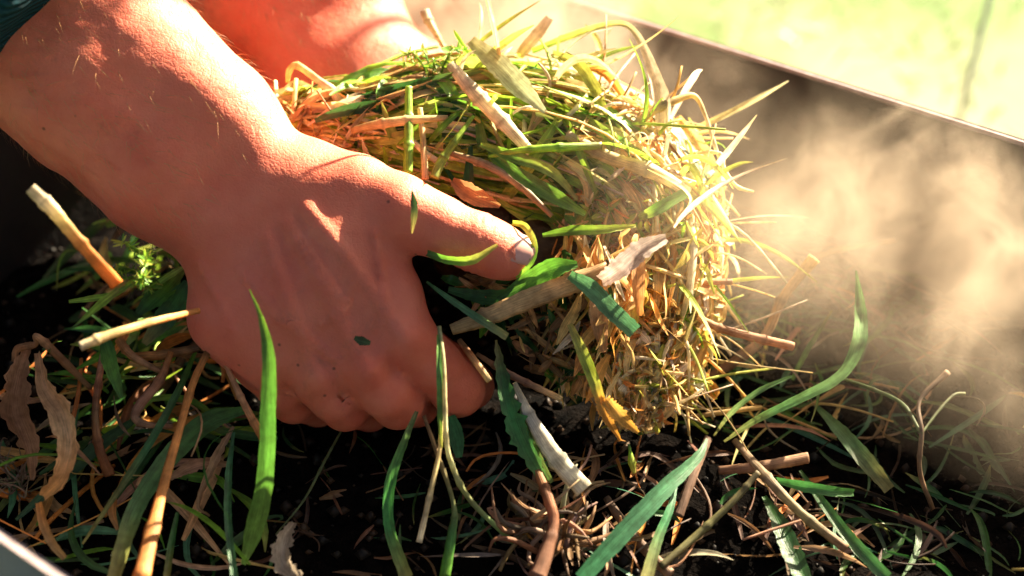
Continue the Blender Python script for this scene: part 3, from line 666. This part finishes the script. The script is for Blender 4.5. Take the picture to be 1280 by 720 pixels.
H(DLF, 'forked brown wisp between the pinkish leaf and the hand heel', 'dry leaf', gg((292, 533, .03), (270, 572, .025), (248, 628, .02), (262, 645, .018)), [4, 12, 5, 3], 'leaf', [PNK, (.4, .26, .15), BRN], fold=.7, rag=.4)
H(DLF, 'small tan scrap in the dark grass at lower left', 'dry leaf', gg((143, 615, .02), (140, 640, .02), (147, 662, .018)), [4, 13, 9, 4], 'leaf', [ORG, (.5, .3, .14)], fold=.6)
H(GB, 'dark green blade leaning at the bottom left near the bin edge', 'grass blade', gg((175, 520, .02), (120, 560, .02), (75, 600, .018), (20, 650, .012)), [6, 16, 18, 14, 4], 'leaf', [DG, (.03, .11, .04), (.025, .09, .04)], fold=.3, **g_)
H(GB, 'slim green blade running up the bottom edge left of the orange stalk', 'grass blade', gg((222, 640, .02), (214, 680, .02), (208, 724, .02)), [5, 9, 9], 'leaf', [DG, (.05, .2, .06)], fold=.4, **g_)
# -- middle bottom
H(GB, 'green blade hanging from beneath the middle knuckle to the bottom edge', 'grass blade', dd((521, 514, .490), (507, 548, .482), (488, 603, .474), (487, 660, .470), (508, 722, .466)), [5, 9, 14, 13, 17], 'leaf', [(.2, .25, .1), (.12, .3, .06), (.07, .3, .06), (.06, .3, .07)], fold=.4, **g_)
H(SS, 'short cream straw hanging below the index finger with a blunt end', 'straw', dd((552, 505, .478), (550, 560, .474), (540, 608, .470), (524, 678, .464)), [4, 6, 7, 8], 'stem', [(.45, .4, .2), CR, (.78, .68, .38), PALE], thick=.8)
H(SS, 'thin brown stem turning green toward the bottom below the index finger', 'stem', dd((530, 520, .484), (545, 562, .478), (567, 630, .472), (565, 668, .470), (556, 722, .466)), [5, 6, 6, 12, 15], 'stem', [BRN, (.35, .25, .12), (.25, .3, .12), (.1, .3, .08), GR], thick=.5)
H(SS, 'long pale stem draped over the index finger, lower end curving right', 'stem', dd((549, 408, .476), (555, 460, .470), (557, 530, .468), (563, 575, .468), (588, 625, .472), (642, 678, .478)), [6, 6, 6, 7, 7, 7], 'stem', [(.35, .4, .2), (.6, .58, .34), (.65, .65, .4), (.45, .52, .25), (.2, .4, .15)], thick=.8)
H(GB, 'narrow green stem doubled alongside the pale one on the index fingertip', 'stem', dd((548, 418, .474), (549, 460, .469), (550, 520, .468), (552, 560, .470)), [4, 7, 7, 3], 'leaf', [GR, (.12, .3, .08), GR], fold=.4, **g_)
H(GB, 'ragged dark green blade hanging right of the index finger', 'grass blade', dd((620, 425, .492), (628, 470, .486), (641, 520, .480), (657, 560, .477), (682, 603, .474)), [3, 14, 22, 26, 20, 12], 'leaf', [DG, (.05, .25, .06), (.07, .26, .06), (.14, .3, .07)], fold=.3, rag=.8, **g_)
H(GB, 'second blade folded behind the whitish flat strip', 'grass blade', dd((652, 510, .484), (665, 560, .480), (690, 603, .478)), [5, 16, 13, 5], 'leaf', [(.1, .22, .05), (.2, .3, .08)], fold=.3, **g_)
H(DLF, 'whitish flat blunt ended strip hanging over black compost in the middle', 'leaf strip', dd((643, 478, .484), (665, 525, .480), (694, 570, .477), (731, 612, .474)), [6, 14, 22, 24, 25], 'stem', [(.5, .46, .3), WHT, (.78, .77, .68), (.78, .76, .66)], thick=.12)
H(DLF, 'reddish brown stem base twisting into the root clump at bottom middle', 'stem', gg((672, 588, .03), (686, 625, .028), (692, 660, .024), (672, 722, .018)), [10, 15, 14, 24], 'stem', [(.35, .2, .1), (.4, .17, .08), (.33, .16, .1), (.36, .2, .14)], thick=.6)
H(GB, 'small rounded green leaf peeking below the index finger', 'leaf', dd((562, 520, .500), (570, 545, .497), (574, 572, .495)), [14, 20, 18, 8], 'leaf', [(.04, .2, .06), (.05, .22, .07)], fold=.2, **g_)
H(SS, 'short orange twig touching the right side of the index finger', 'twig', dd((574, 425, .494), (590, 446, .488), (612, 476, .484)), [7, 9, 9], 'stem', [BRN, (.66, .36, .16), CR], thick=.7)
H(SS, 'pink brown stalk slanting down right of the index finger to the hanging straw', 'stalk', dd((596, 442, .496), (630, 464, .490), (662, 480, .487), (702, 499, .485)), [5, 10, 9, 8], 'stem', [BRN, PNK, (.62, .34, .2), CR], thick=.6)
H(GB, 'slim teal green blade from the thumb web crossing the tan strip', 'grass blade', dd((533, 352, .487), (560, 372, .482), (595, 396, .480), (634, 421, .479)), [3, 7, 10, 10], 'leaf', [DG, (.08, .24, .1), (.09, .26, .12)], fold=.4, **g_)
H(DLF, 'broad tan strip slanting up right beneath the thumb', 'leaf strip', dd((564, 412, .4835), (605, 397, .482), (655, 376, .482), (705, 357, .484), (760, 335, .487)), [14, 23, 27, 28, 18], 'stem', [(.62, .46, .22), (.66, .47, .24), (.64, .44, .22), (.6, .4, .2)], thick=.10)
H(DLF, 'pale lavender curled leaf pointing up right at the middle of the wad', 'dry leaf', dd((750, 352, .483), (772, 337, .478), (800, 313, .476), (834, 297, .480)), [16, 26, 26, 12], 'leaf', [(.55, .42, .38), LAV, (.8, .72, .68)], fold=.7, rag=.2)
H(GB, 'flat teal blade slanting down right beside the pale lavender leaf', 'grass blade', dd((712, 343, .481), (738, 360, .478), (765, 388, .477), (794, 415, .480)), [12, 22, 22, 20], 'leaf', [(.1, .28, .1), (.12, .32, .16), (.1, .3, .14)], fold=.25, **g_)
H(GB, 'glossy bright green blade just right of the thumb tip', 'grass blade', dd((622, 374, .488), (660, 352, .485), (692, 335, .483), (722, 330, .485)), [5, 24, 26, 8], 'leaf', [DG, GR, (.14, .42, .04), (.1, .3, .04)], fold=.35, **g_)
H(GB, 'dark green blade under the thumb leading to the glossy bright one', 'grass blade', dd((560, 362, .498), (610, 372, .494), (660, 366, .490), (700, 348, .489)), [8, 20, 20, 8], 'leaf', [DG, (.04, .17, .03), GR], fold=.3, **g_)
H(GB, 'small curled green blade lying over the thumb', 'grass blade', dd((533, 316, .478), (560, 325, .473), (590, 325, .472), (622, 306, .473)), [8, 10, 12, 4], 'leaf', [DG, GR, BG, YG], fold=.6, **g_)
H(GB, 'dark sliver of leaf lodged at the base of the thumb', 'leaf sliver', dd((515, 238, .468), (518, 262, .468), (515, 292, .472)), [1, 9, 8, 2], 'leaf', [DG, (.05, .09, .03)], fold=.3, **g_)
H(GB, 'green loop of grass curling round the thumb tip', 'grass blade', dd((640, 278, .490), (656, 283, .485), (668, 305, .483), (664, 328, .482), (645, 347, .486)), [6, 9, 8, 7, 3], 'leaf', [BG, YG, GR, BG], fold=.5, **g_)
H('leaf_fragment', 'tiny dark green leaf fragment stuck on the back of the near hand', 'leaf fragment', dd((443, 422, .4705), (452, 426, .470), (463, 429, .4705)), [5, 12, 5], 'leaf', [(.03, .07, .02), (.05, .1, .03)], fold=.2, **g_)
H('sprout', 'yellow green sprout hanging from the wad with a forked glowing orange end', 'sprout', dd((712, 405, .482), (728, 440, .478), (742, 475, .476), (752, 505, .477)), [7, 15, 15, 12], 'leaf', [YG, (.3, .42, .04), (.42, .45, .07), (.75, .4, .06)], fold=.4, **g_)
H(DLF, 'glowing orange left prong at the end of the hanging sprout', 'dry leaf', dd((748, 496, .477), (758, 520, .476), (776, 551, .477)), [10, 16, 10, 3], 'leaf', [(.8, .45, .1), (.75, .35, .05)], fold=.5, rag=.4)
H(DLF, 'glowing orange right prong at the end of the hanging sprout', 'dry leaf', dd((757, 498, .477), (775, 520, .475), (798, 541, .477)), [12, 20, 16, 4], 'leaf', [(.85, .55, .14), (.8, .45, .08)], fold=.5, rag=.5)
H('bud', 'tiny yellow green bud hanging lowest under the wad', 'bud', dd((786, 555, .492), (789, 572, .491), (793, 592, .490)), [3, 5, 11, 4], 'stem', [DG, BG, YG], thick=.8, mat=M_GREEN)
# -- right, on the compost
H(SS, 'orange brown stalk sticking out right from the foot of the wad', 'stalk', dd((872, 396, .505), (900, 410, .507), (945, 422, .510), (992, 433, .512)), [8, 11, 12, 12], 'stem', [(.7, .45, .22), (.55, .3, .15), (.58, .32, .17)], thick=.7)
H(SS, 'tall forked tip stalk crossing behind the orange brown stalk', 'stalk', gg((884, 474, .012), (925, 447, .02), (957, 418, .03), (980, 370, .045), (1018, 322, .06)), [13, 14, 12, 12, 16], 'stem', [(.4, .24, .16), (.48, .3, .2), (.5, .34, .2), (.6, .46, .28), CR], thick=.5)
H(GB, 'big curved green blade arching up from the compost right of the wad', 'grass blade', gg((905, 552, .008), (945, 525, .02), (1000, 498, .03), (1050, 470, .04), (1073, 430, .05), (1076, 390, .055), (1070, 338, .065)), [3, 9, 12, 13, 19, 16, 2], 'leaf', [(.12, .3, .1), (.2, .38, .16), (.18, .36, .14), (.14, .32, .1)], fold=.4, **g_)
H(SS, 'thin tan straw lying level just under the foot of the wad', 'straw', gg((858, 522, .012), (905, 515, .014), (952, 509, .014)), [5, 7, 6], 'stem', [(.5, .36, .2), TAN], thick=.7)
H(SS, 'thick pinkish stick lying level at lower right of the wad', 'stick', gg((898, 588, .015), (950, 583, .018), (1010, 572, .018)), [11, 14, 15], 'stem', [(.3, .18, .12), (.42, .26, .17), (.45, .28, .18)], thick=.6)
H(SS, 'tan flat stalk slanting down right across the pinkish stick', 'stalk', gg((918, 550, .012), (960, 598, .024), (1000, 640, .02), (1058, 686, .014)), [9, 13, 12, 12], 'stem', [(.36, .27, .2), (.42, .34, .24), (.4, .36, .2), (.3, .2, .12)], thick=.4)
H(SS, 'olive green twig rising from bottom middle to the pinkish stick', 'twig', gg((826, 708, .01), (872, 668, .014), (915, 628, .02), (948, 590, .026)), [9, 10, 9, 8], 'stem', [(.16, .15, .08), (.22, .22, .1), (.2, .17, .1)], thick=.8)
H(SS, 'grey brown stick leaning below the foot of the wad', 'stick', gg((886, 547, .02), (868, 590, .018), (848, 645, .012)), [11, 13, 13], 'stem', [(.34, .24, .18), (.26, .17, .13), (.2, .13, .1)], thick=.5)
H(GB, 'broad teal blade sweeping up right from the bottom edge', 'grass blade', gg((726, 724, .02), (780, 665, .026), (830, 612, .03), (872, 572, .03), (884, 548, .03)), [18, 24, 22, 13, 3], 'leaf', [(.05, .22, .1), (.07, .24, .13), (.09, .26, .14), (.1, .22, .12)], fold=.25, **g_)
H(GB, 'short teal blade rising beside the broad teal one', 'grass blade', gg((808, 724, .015), (822, 675, .018), (838, 635, .02), (846, 605, .02)), [16, 13, 10, 3], 'leaf', [(.04, .2, .08), (.06, .22, .12)], fold=.4, **g_)
H(SS, 'weathered grey stick slanting under the broad teal blade', 'stick', gg((758, 622, .008), (790, 668, .008), (838, 718, .008)), [10, 13, 15], 'stem', [(.2, .14, .11), (.28, .19, .14)], thick=.6)
H(DLF, 'flat brown chip lying level under the lowest bud', 'wood chip', gg((733, 606, .004), (770, 606, .006), (812, 610, .005)), [6, 15, 14, 6], 'stem', [(.18, .1, .07), (.22, .13, .08)], thick=.25)
H(GB, 'green blade with blunt end lying right of the pinkish stick', 'grass blade', gg((962, 598, .014), (1005, 608, .018), (1040, 614, .016), (1068, 616, .012)), [5, 14, 13, 9], 'leaf', [(.06, .25, .06), (.09, .3, .08)], fold=.4, **g_)
H(GB, 'green blade running down to the bottom edge at lower right', 'grass blade', gg((1000, 588, .012), (1030, 630, .014), (1062, 672, .014), (1108, 722, .014)), [4, 12, 16, 16], 'leaf', [(.06, .2, .06), (.08, .26, .08)], fold=.35, **g_)
H(GB, 'wide dark green blade under the tan flat stalk at lower right', 'grass blade', gg((955, 620, .008), (975, 655, .010), (990, 690, .010), (1005, 724, .010)), [6, 22, 26, 20], 'leaf', [DG, (.04, .18, .05), DG], fold=.3, **g_)
H(GB, 'soft green blade fading into steam right of the big curved one', 'grass blade', gg((1018, 505, .012), (1052, 540, .016), (1082, 575, .016), (1112, 612, .010)), [4, 18, 22, 14], 'leaf', [(.08, .2, .08), (.1, .24, .1)], fold=.3, **g_)
H(SS, 'bare twig standing up at the right with a crooked top', 'twig', gg((1166, 636, .006), (1150, 590, .02), (1152, 540, .035), (1150, 500, .04), (1185, 465, .045)), [6, 6, 6, 5, 9], 'stem', [BRN, GRY, (.4, .3, .22)], thick=.8)
H(SS, 'thin green stem meeting the bare twig from the right', 'stem', gg((1152, 542, .035), (1172, 515, .036), (1192, 494, .037), (1206, 492, .036)), [3, 4, 4, 5], 'stem', [(.15, .22, .1), (.25, .3, .16)], thick=.8)
H(SS, 'thin green stem meeting the bare twig from the left', 'stem', gg((1050, 472, .03), (1090, 486, .034), (1128, 505, .036), (1151, 541, .035)), [4, 5, 5, 4], 'stem', [(.16, .25, .1), (.2, .28, .14)], thick=.8)
H(SS, 'pale straw slanting at right, half lost in the steam', 'straw', gg((1000, 330, .02), (1050, 312, .03), (1120, 300, .03)), [4, 8, 5], 'stem', [CR, TAN], thick=.7)
H(GB, 'narrow green blade leaning in the grass tangle left of the big curved blade', 'grass blade', gg((990, 475, .01), (1005, 445, .02), (1025, 412, .03), (1040, 388, .035)), [5, 7, 6, 2], 'leaf', [GR, (.14, .3, .08)], fold=.4, **g_)
H(GB, 'slim blade tilted over thin tan straw at the foot of the wad', 'grass blade', gg((892, 545, .006), (915, 515, .02), (950, 488, .028), (990, 470, .03)), [2, 7, 7, 3], 'leaf', [(.2, .38, .14), (.12, .3, .1)], fold=.4, **g_)
H(SS, 'orange straw stub jutting right from the wad just above the orange brown stalk', 'straw', dd((858, 352, .505), (885, 352, .507), (915, 352, .510)), [9, 9, 8], 'stem', [ORG, (.6, .34, .16)], thick=.7)
# -- on the wad
H(SS, 'tall arching blade over the wad, green then bleached white where it droops', 'grass blade', dd((665, 64, .545), (715, 44, .540), (770, 29, .535), (795, 42, .530), (815, 85, .525), (827, 125, .520), (828, 160, .520), (822, 205, .522)), [7, 9, 7, 8, 14, 22, 16, 10], 'leaf', [BG, (.5, .58, .12), (.7, .7, .3), PALE, PALE, PALE, (.8, .7, .5)], fold=.4, mat=M_GREEN)
H(SS, 'blunt cream stub standing up above the left of the wad', 'straw', dd((531, 14, .560), (536, 26, .558), (547, 45, .556), (556, 62, .555)), [13, 12, 7, 6], 'stem', [PALE, CR], thick=.7)
H(DLF, 'short cream strip sticking up at top middle of the wad', 'leaf strip', dd((687, 22, .552), (672, 42, .550), (655, 62, .548), (645, 75, .548)), [11, 15, 14, 8], 'leaf', [PALE, CR, YG], fold=.3)
H(GB, 'wide pale sage leaf lying flat across the top of the wad', 'leaf', dd((588, 50, .524), (620, 78, .512), (650, 108, .505), (682, 140, .502)), [14, 28, 28, 5], 'leaf', [(.62, .70, .42), (.58, .68, .40), (.66, .70, .44)], fold=.15, **g_)
H(SS, 'thick bleached straw slanting from the sage leaf down to the middle of the wad', 'straw', dd((563, 80, .522), (590, 112, .512), (625, 148, .506), (664, 190, .503)), [13, 20, 20, 13], 'stem', [PALE, (.85, .74, .55), (.85, .75, .58)], thick=.35)
H(GB, 'yellow green blade bending down right of the sage leaf', 'grass blade', dd((690, 66, .530), (722, 80, .522), (742, 108, .518), (758, 142, .516)), [8, 14, 16, 6], 'leaf', [YG, (.5, .55, .1), YG], fold=.35, **g_)
H(SS, 'bent cream straw hooked at its top in front of the far wrist', 'straw', dd((359, 103, .535), (362, 88, .532), (372, 82, .530), (398, 100, .528), (420, 118, .526), (432, 150, .524), (452, 180, .522)), [5, 9, 9, 10, 13, 14, 12], 'stem', [TAN, CR, CR, PALE, (.78, .62, .38), CR], thick=.45)
H(GB, 'short lime stem lying level in front of the far wrist', 'stem', dd((404, 98, .542), (430, 97, .540), (456, 95, .540)), [4, 8, 6], 'stem', [YG, (.4, .6, .05), YG], thick=.8, mat=M_GREEN)
H(GB, 'lime stem along the left top of the wad below the far hand', 'stem', dd((345, 137, .545), (385, 125, .540), (425, 118, .538), (478, 114, .536)), [3, 7, 7, 5], 'stem', [YG, BG, YG], thick=.8, mat=M_GREEN)
H(SS, 'thin yellow stem arching over the far hand to the top of the wad', 'stem', dd((434, 130, .530), (444, 108, .530), (462, 90, .535), (500, 70, .542), (548, 58, .550)), [6, 7, 6, 5, 4], 'stem', [CR, (.65, .6, .2), YG, BG], thick=.8)
H(SS, 'small dry spikelet slanting on the far hand', 'dry leaf', dd((484, 118, .532), (494, 100, .533), (514, 78, .536)), [3, 9, 3], 'leaf', [TAN, CR, TAN], fold=.6)
H(GB, 'bright green upright stem just above the thumb base', 'stem', dd((511, 108, .512), (511, 145, .508), (511, 180, .504), (510, 216, .499)), [9, 11, 12, 12], 'stem', [(.3, .5, .06), BG, (.25, .5, .04)], thick=.6, mat=M_GREEN)
H(SS, 'cream upright stalk right beside the bright green upright stem', 'straw', dd((525, 135, .510), (528, 165, .507), (532, 224, .499)), [7, 8, 9], 'stem', [CR, TAN, (.6, .46, .28)], thick=.6)
H(GB, 'green stem leaning right above the thumb', 'stem', dd((592, 145, .508), (570, 175, .503), (553, 200, .500), (543, 222, .497)), [5, 9, 12, 13], 'stem', [BG, (.35, .5, .06), (.3, .4, .08)], thick=.5, mat=M_GREEN)
H(SS, 'looping cream straw at the upper right of the wad, its thin end drooping', 'straw', dd((775, 172, .520), (812, 142, .520), (845, 125, .522), (868, 120, .524), (882, 145, .525), (893, 180, .525), (902, 205, .525)), [11, 11, 10, 7, 5, 5, 4], 'stem', [TAN, CR, CR, PALE, PALE], thick=.6)
H(SS, 'pale curl of straw at the far right edge of the wad', 'straw', dd((868, 192, .525), (890, 190, .524), (903, 195, .523), (905, 210, .522), (920, 232, .523), (942, 240, .525)), [4, 5, 5, 5, 5, 3], 'stem', [CR, PALE, CR], thick=.7)
H(GB, 'yellow tipped blade pointing down right at the right edge of the wad', 'grass blade', dd((830, 215, .512), (862, 238, .512), (885, 255, .514), (908, 274, .517)), [6, 16, 16, 8], 'leaf', [PALE, CR, YG, (.6, .55, .1)], fold=.4, **g_)
H(GB, 'green stem lying level across the middle of the wad', 'stem', dd((610, 196, .504), (650, 188, .500), (700, 184, .500), (752, 182, .504)), [4, 9, 11, 10], 'stem', [BG, (.35, .55, .06), BG], thick=.6, mat=M_GREEN)
H(GB, 'dark green blade slanting down right above the thumb tip', 'grass blade', dd((618, 196, .503), (655, 222, .498), (695, 246, .497), (732, 268, .500)), [8, 18, 20, 6], 'leaf', [GR, (.1, .28, .04), BG], fold=.3, **g_)
H(GB, 'second green blade crossing just above the dark slanting one', 'grass blade', dd((600, 180, .505), (640, 195, .500), (690, 215, .499), (722, 250, .501)), [6, 15, 13, 4], 'leaf', [BG, GR, YG], fold=.3, **g_)
H(GB, 'short bright green blade pointing up right in the right of the wad', 'grass blade', dd((798, 272, .505), (820, 262, .502), (858, 240, .506)), [8, 15, 13], 'leaf', [YG, GR, (.12, .3, .04)], fold=.3, **g_)
H(GB, 'long green blade lying level above the lavender leaf', 'grass blade', dd((678, 294, .492), (715, 288, .490), (750, 287, .491), (795, 282, .495)), [5, 13, 12, 4], 'leaf', [GR, BG, YG], fold=.4, **g_)
H(SS, 'pale stalk slanting across the upper right of the wad', 'straw', dd((708, 168, .508), (760, 196, .505), (815, 214, .506), (862, 240, .510)), [13, 17, 19, 12], 'stem', [(.78, .6, .38), CR, PALE], thick=.4)
H(SS, 'long bleached stalk hanging down the right side of the wad', 'straw', dd((862, 262, .512), (866, 310, .506), (862, 360, .502), (850, 405, .502)), [8, 12, 10, 6], 'stem', [PALE, PALE, CR], thick=.5)
H(DLF, 'orange strip hanging down below the lavender leaf', 'leaf strip', dd((800, 318, .488), (798, 350, .485), (800, 395, .487)), [10, 18, 16, 6], 'leaf', [(.7, .42, .2), (.66, .36, .16), ORG], fold=.4)
H(DLF, 'wide orange tan strip hanging left of the foot of the wad', 'leaf strip', dd((752, 352, .492), (748, 390, .488), (755, 440, .487)), [14, 24, 22, 8], 'leaf', [(.7, .45, .24), (.62, .38, .2), (.5, .28, .14)], fold=.35)
H(GB, 'yellow green blade along the top right of the wad', 'grass blade', dd((700, 130, .520), (740, 155, .512), (775, 178, .510), (812, 196, .512)), [6, 13, 14, 4], 'leaf', [YG, (.42, .58, .08), GR], fold=.3, **g_)
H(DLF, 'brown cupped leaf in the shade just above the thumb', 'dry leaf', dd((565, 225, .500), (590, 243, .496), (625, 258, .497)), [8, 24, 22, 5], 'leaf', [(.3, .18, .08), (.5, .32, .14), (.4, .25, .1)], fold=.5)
H(SS, 'grey brown stalk slanting behind the brown cupped leaf', 'stalk', dd((560, 190, .507), (610, 207, .502), (650, 232, .500), (690, 270, .500)), [7, 11, 10, 6], 'stem', [(.4, .3, .16), (.5, .4, .24), (.36, .25, .14)], thick=.5)
H(SS, 'split yellow straw lying level left of the bright green upright stem', 'straw', dd((440, 163, .515), (475, 155, .508), (512, 150, .507), (560, 147, .510)), [9, 13, 12, 7], 'stem', [(.5, .38, .16), CR, (.66, .5, .24)], thick=.4)
# root clump, soil speck
def clump(name, label, cat, c, n, r, cols, wd, grp):
    a = Acc()
    for _ in range(n):
        d = rng.normal(0, 1, 3); d[2] = abs(d[2])*.8; d /= np.linalg.norm(d); s = c+rng.normal(0, r*.25, 3); cv = rng.normal(0, .8, 3)
        W = [s+d*r*t+cv*r*t*(1-t)+rng.normal(0, r*.05, 3) for t in (0, .35, .7, 1)]
        a.sweep(W, [wd, wd*.8, wd*.3], 'stem', jit(random.choice(cols), .3), seg=9, thick=.8)
    o = a.build(name, [M_DRY]); o.data.transform(__import__('mathutils').Matrix.Translation(-Vector(c))); o.location = c
    return tag(o, label, cat, grp)
clump('root_clump', 'matted clump of brown roots lying on the compost at bottom middle', 'root clump', G(692, 672, CZ+.006), 42, .020, [BRN, PNK, (.3, .22, .15), GRY, (.4, .3, .2)], .0023, None)
clump('root_clump', 'small grey wisp of shrivelled roots at the left edge', 'root clump', G(20, 600, CZ+.008), 34, .014, [GRY, (.4, .34, .28)], .0008, None)
# feathery sprigs
def sprig(label, base, tip, n, L):
    a = Acc(); b0 = P(*base); t0 = P(*tip)
    for k in range(7):
        e = t0+rng.normal(0, L*.55, 3); mid = (b0+e)/2+np.array([0, 0, L*.5])+rng.normal(0, L*.2, 3); S = catmull([b0, mid, e], 12)
        a.sweep(S[::3], [.0012, .0008, .0004], 'stem', jit(GR), seg=9, mat=0)
        for q in S[2:]:
            for _ in range(n):
                d = rng.normal(0, 1, 3); d /= np.linalg.norm(d); l = random.uniform(.002, .0045)
                a.sweep([q, q+d*l*.5, q+d*l], [.0004, .0011, .0003], 'leaf', jit(random.choice([BG, YG, GR])), seg=4, roll=random.random()*3)
    o = a.build('feathery_sprig', [M_GREEN]); o.data.transform(__import__('mathutils').Matrix.Translation(-Vector(b0))); o.location = b0
    return tag(o, label, 'weed sprig', None)
sprig('feathery lime green sprig on top of the wad beside the far hand', (545, 110, .530), (560, 75, .535), 4, .017)
sprig('feathery lime green sprig under the near wrist by the cream and orange stalk', (196, 362, .482), (160, 334, .468), 5, .012)
# ================================================================== LAWN
V = [(-60, -60, GZ), (60, -60, GZ), (60, 60, GZ), (-60, 60, GZ)]
n = N('lawn'); p = n.pos()
f = n.noise(p, 4.2, 3, .5); f2 = n.noise(p, 40, 3, .6)
c = n.mix(n.ramp(f, [(.38, (0, 0, 0)), (.62, (1, 1, 1))]), (.09, .16, .027), (.20, .215, .115))
c = n.mix(1, c, n.ramp(f2, [(.3, (.85,)*3), (.7, (1.05,)*3)]), 'MULTIPLY')
b = n.bsdf(c, .9); n.l(b.outputs[0], n.out.inputs[0])
tag(link('lawn', mesh('lawn', V, [(0, 1, 2, 3)], False), n.m), 'sunlit pale green lawn around the bin', kind='structure')
ac = Acc()
for _ in range(6000):
    x, y = random.uniform(-.8, 1.6), random.uniform(.15, 2.2); q = np.array([x, y])
    if all(((iq[(i+1) % 4]-iq[i])[0]*(q[1]-iq[i][1])-(iq[(i+1) % 4]-iq[i])[1]*(q[0]-iq[i][0])) > -.02 for i in range(4)): continue
    if x < -.2 and y < .7: continue
    h = random.uniform(.008, .028); dx, dy = random.gauss(0, .02), random.gauss(0, .02); wd = random.uniform(.002, .004); a = random.random()*math.pi
    sx, sy = math.cos(a)*wd/2, math.sin(a)*wd/2
    patch = mnoise.noise(Vector((x*3, y*3, 5)))
    cc = jit((.115, .18, .035) if patch < .0 else (.225, .24, .13), .12)
    ac.raw([np.array(v) for v in ((x-sx, y-sy, GZ), (x+sx, y+sy, GZ), (x+dx*.5+sx*.7, y+dy*.5+sy*.7, GZ+h*.6), (x+dx*.5-sx*.7, y+dy*.5-sy*.7, GZ+h*.6), (x+dx, y+dy, GZ+h))], [(0, 1, 2, 3), (3, 2, 4)], cc)
tag(ac.build('lawn_grass', [M_GREEN]), 'short sunlit grass growing on the lawn beyond the bin', kind='stuff')
# thin stake out on the lawn
b0 = G(1199, 150, GZ)
a = Acc(); a.sweep([b0, b0+np.array([-.003, 0, .35]), b0+np.array([-.004, 0, .9])], [.006, .006, .006], 'stem', (.35, .33, .26), thick=1.0)
o = a.build('stake', [M_POST]); tag(o, 'thin grey stake standing blurred on the lawn beyond the bin at upper right', 'stake')
# ================================================================== STEAM
far_in = off(quad, -.004)
def steam_box():
    fl, fr = far_in[3], far_in[2]; nrm = -fn_; w_ = .20
    fl = fl+fd*.03; q = [fl+nrm*w_, fr-fd*.02+nrm*w_, fr-fd*.02, fl]
    z0, z1 = CZ+.004, RZ+.042
    V = [(*p, z0) for p in q]+[(*p, z1) for p in q]
    return mesh('steam', V, [(3, 2, 1, 0), (4, 5, 6, 7), (0, 1, 5, 4), (1, 2, 6, 5), (2, 3, 7, 6), (3, 0, 4, 7)], False)
n = N('steam'); p = n.pos()
# wall distance w: 0 at the far wall, growing towards the near side
def dotc(v, c):
    x = n.n('ShaderNodeVectorMath', operation='DOT_PRODUCT'); n.l(p, x.inputs[0]); x.inputs[1].default_value = v; return n.math('ADD', x.outputs['Value'], c)
nv3 = (-fn_[0], -fn_[1], 0); wdist = dotc(nv3, float(far_in[3]@fn_))
ldist = dotc((fd[0], fd[1], 0), float(-far_in[3]@fd))
zz = dotc((0, 0, 1), 0)
lim = n.math('MULTIPLY_ADD', ldist, .06, .15)      # thicker towards the right
m1 = n.math('SUBTRACT', 1, n.math('DIVIDE', wdist, lim), clamp=True)
m2 = n.math('SUBTRACT', 1, n.math('DIVIDE', n.math('SUBTRACT', zz, RZ-.045), .085), clamp=True)
mp = n.n('ShaderNodeMapping'); mp.inputs['Scale'].default_value = (1, 1, .75); mp.inputs['Rotation'].default_value = (0, .5, .3); n.l(p, mp.inputs[0])
f = n.noise(mp.outputs[0], 12, 7, .56, .7); 
rr_ = n.n('ShaderNodeMapRange', interpolation_type='SMOOTHSTEP'); rr_.inputs[1].default_value = .42; rr_.inputs[2].default_value = .67; n.l(f, rr_.inputs[0])
den = n.math('MULTIPLY', n.math('MULTIPLY', rr_.outputs[0], n.math('POWER', m1, .7)), m2)
m3 = n.math('DIVIDE', n.math('SUBTRACT', zz, n.math('MULTIPLY_ADD', wdist, .80, -.092)), .09, clamp=True)
den = n.math('MULTIPLY', n.math('MULTIPLY', den, m3), n.math('MULTIPLY', n.ramp(n.noise(p, 5.5, 3, .5, .5), [(.36, (.32,)*3), (.56, (1,)*3)]), 41))
den = n.math('MULTIPLY', den, n.ramp(n.noise(mp.outputs[0], 34, 4, .6, 1.8), [(.36, (.25,)*3), (.62, (1.35,)*3)]))
vs_ = n.n('ShaderNodeVolumePrincipled'); vs_.inputs['Color'].default_value = (.84, .70, .53, 1); vs_.inputs['Anisotropy'].default_value = .25
n.l(den, vs_.inputs['Density']); n.l(vs_.outputs[0], n.out.inputs['Volume'])
tag(link('steam', steam_box(), n.m), 'warm white steam drifting up along the far wall of the bin', kind='stuff')
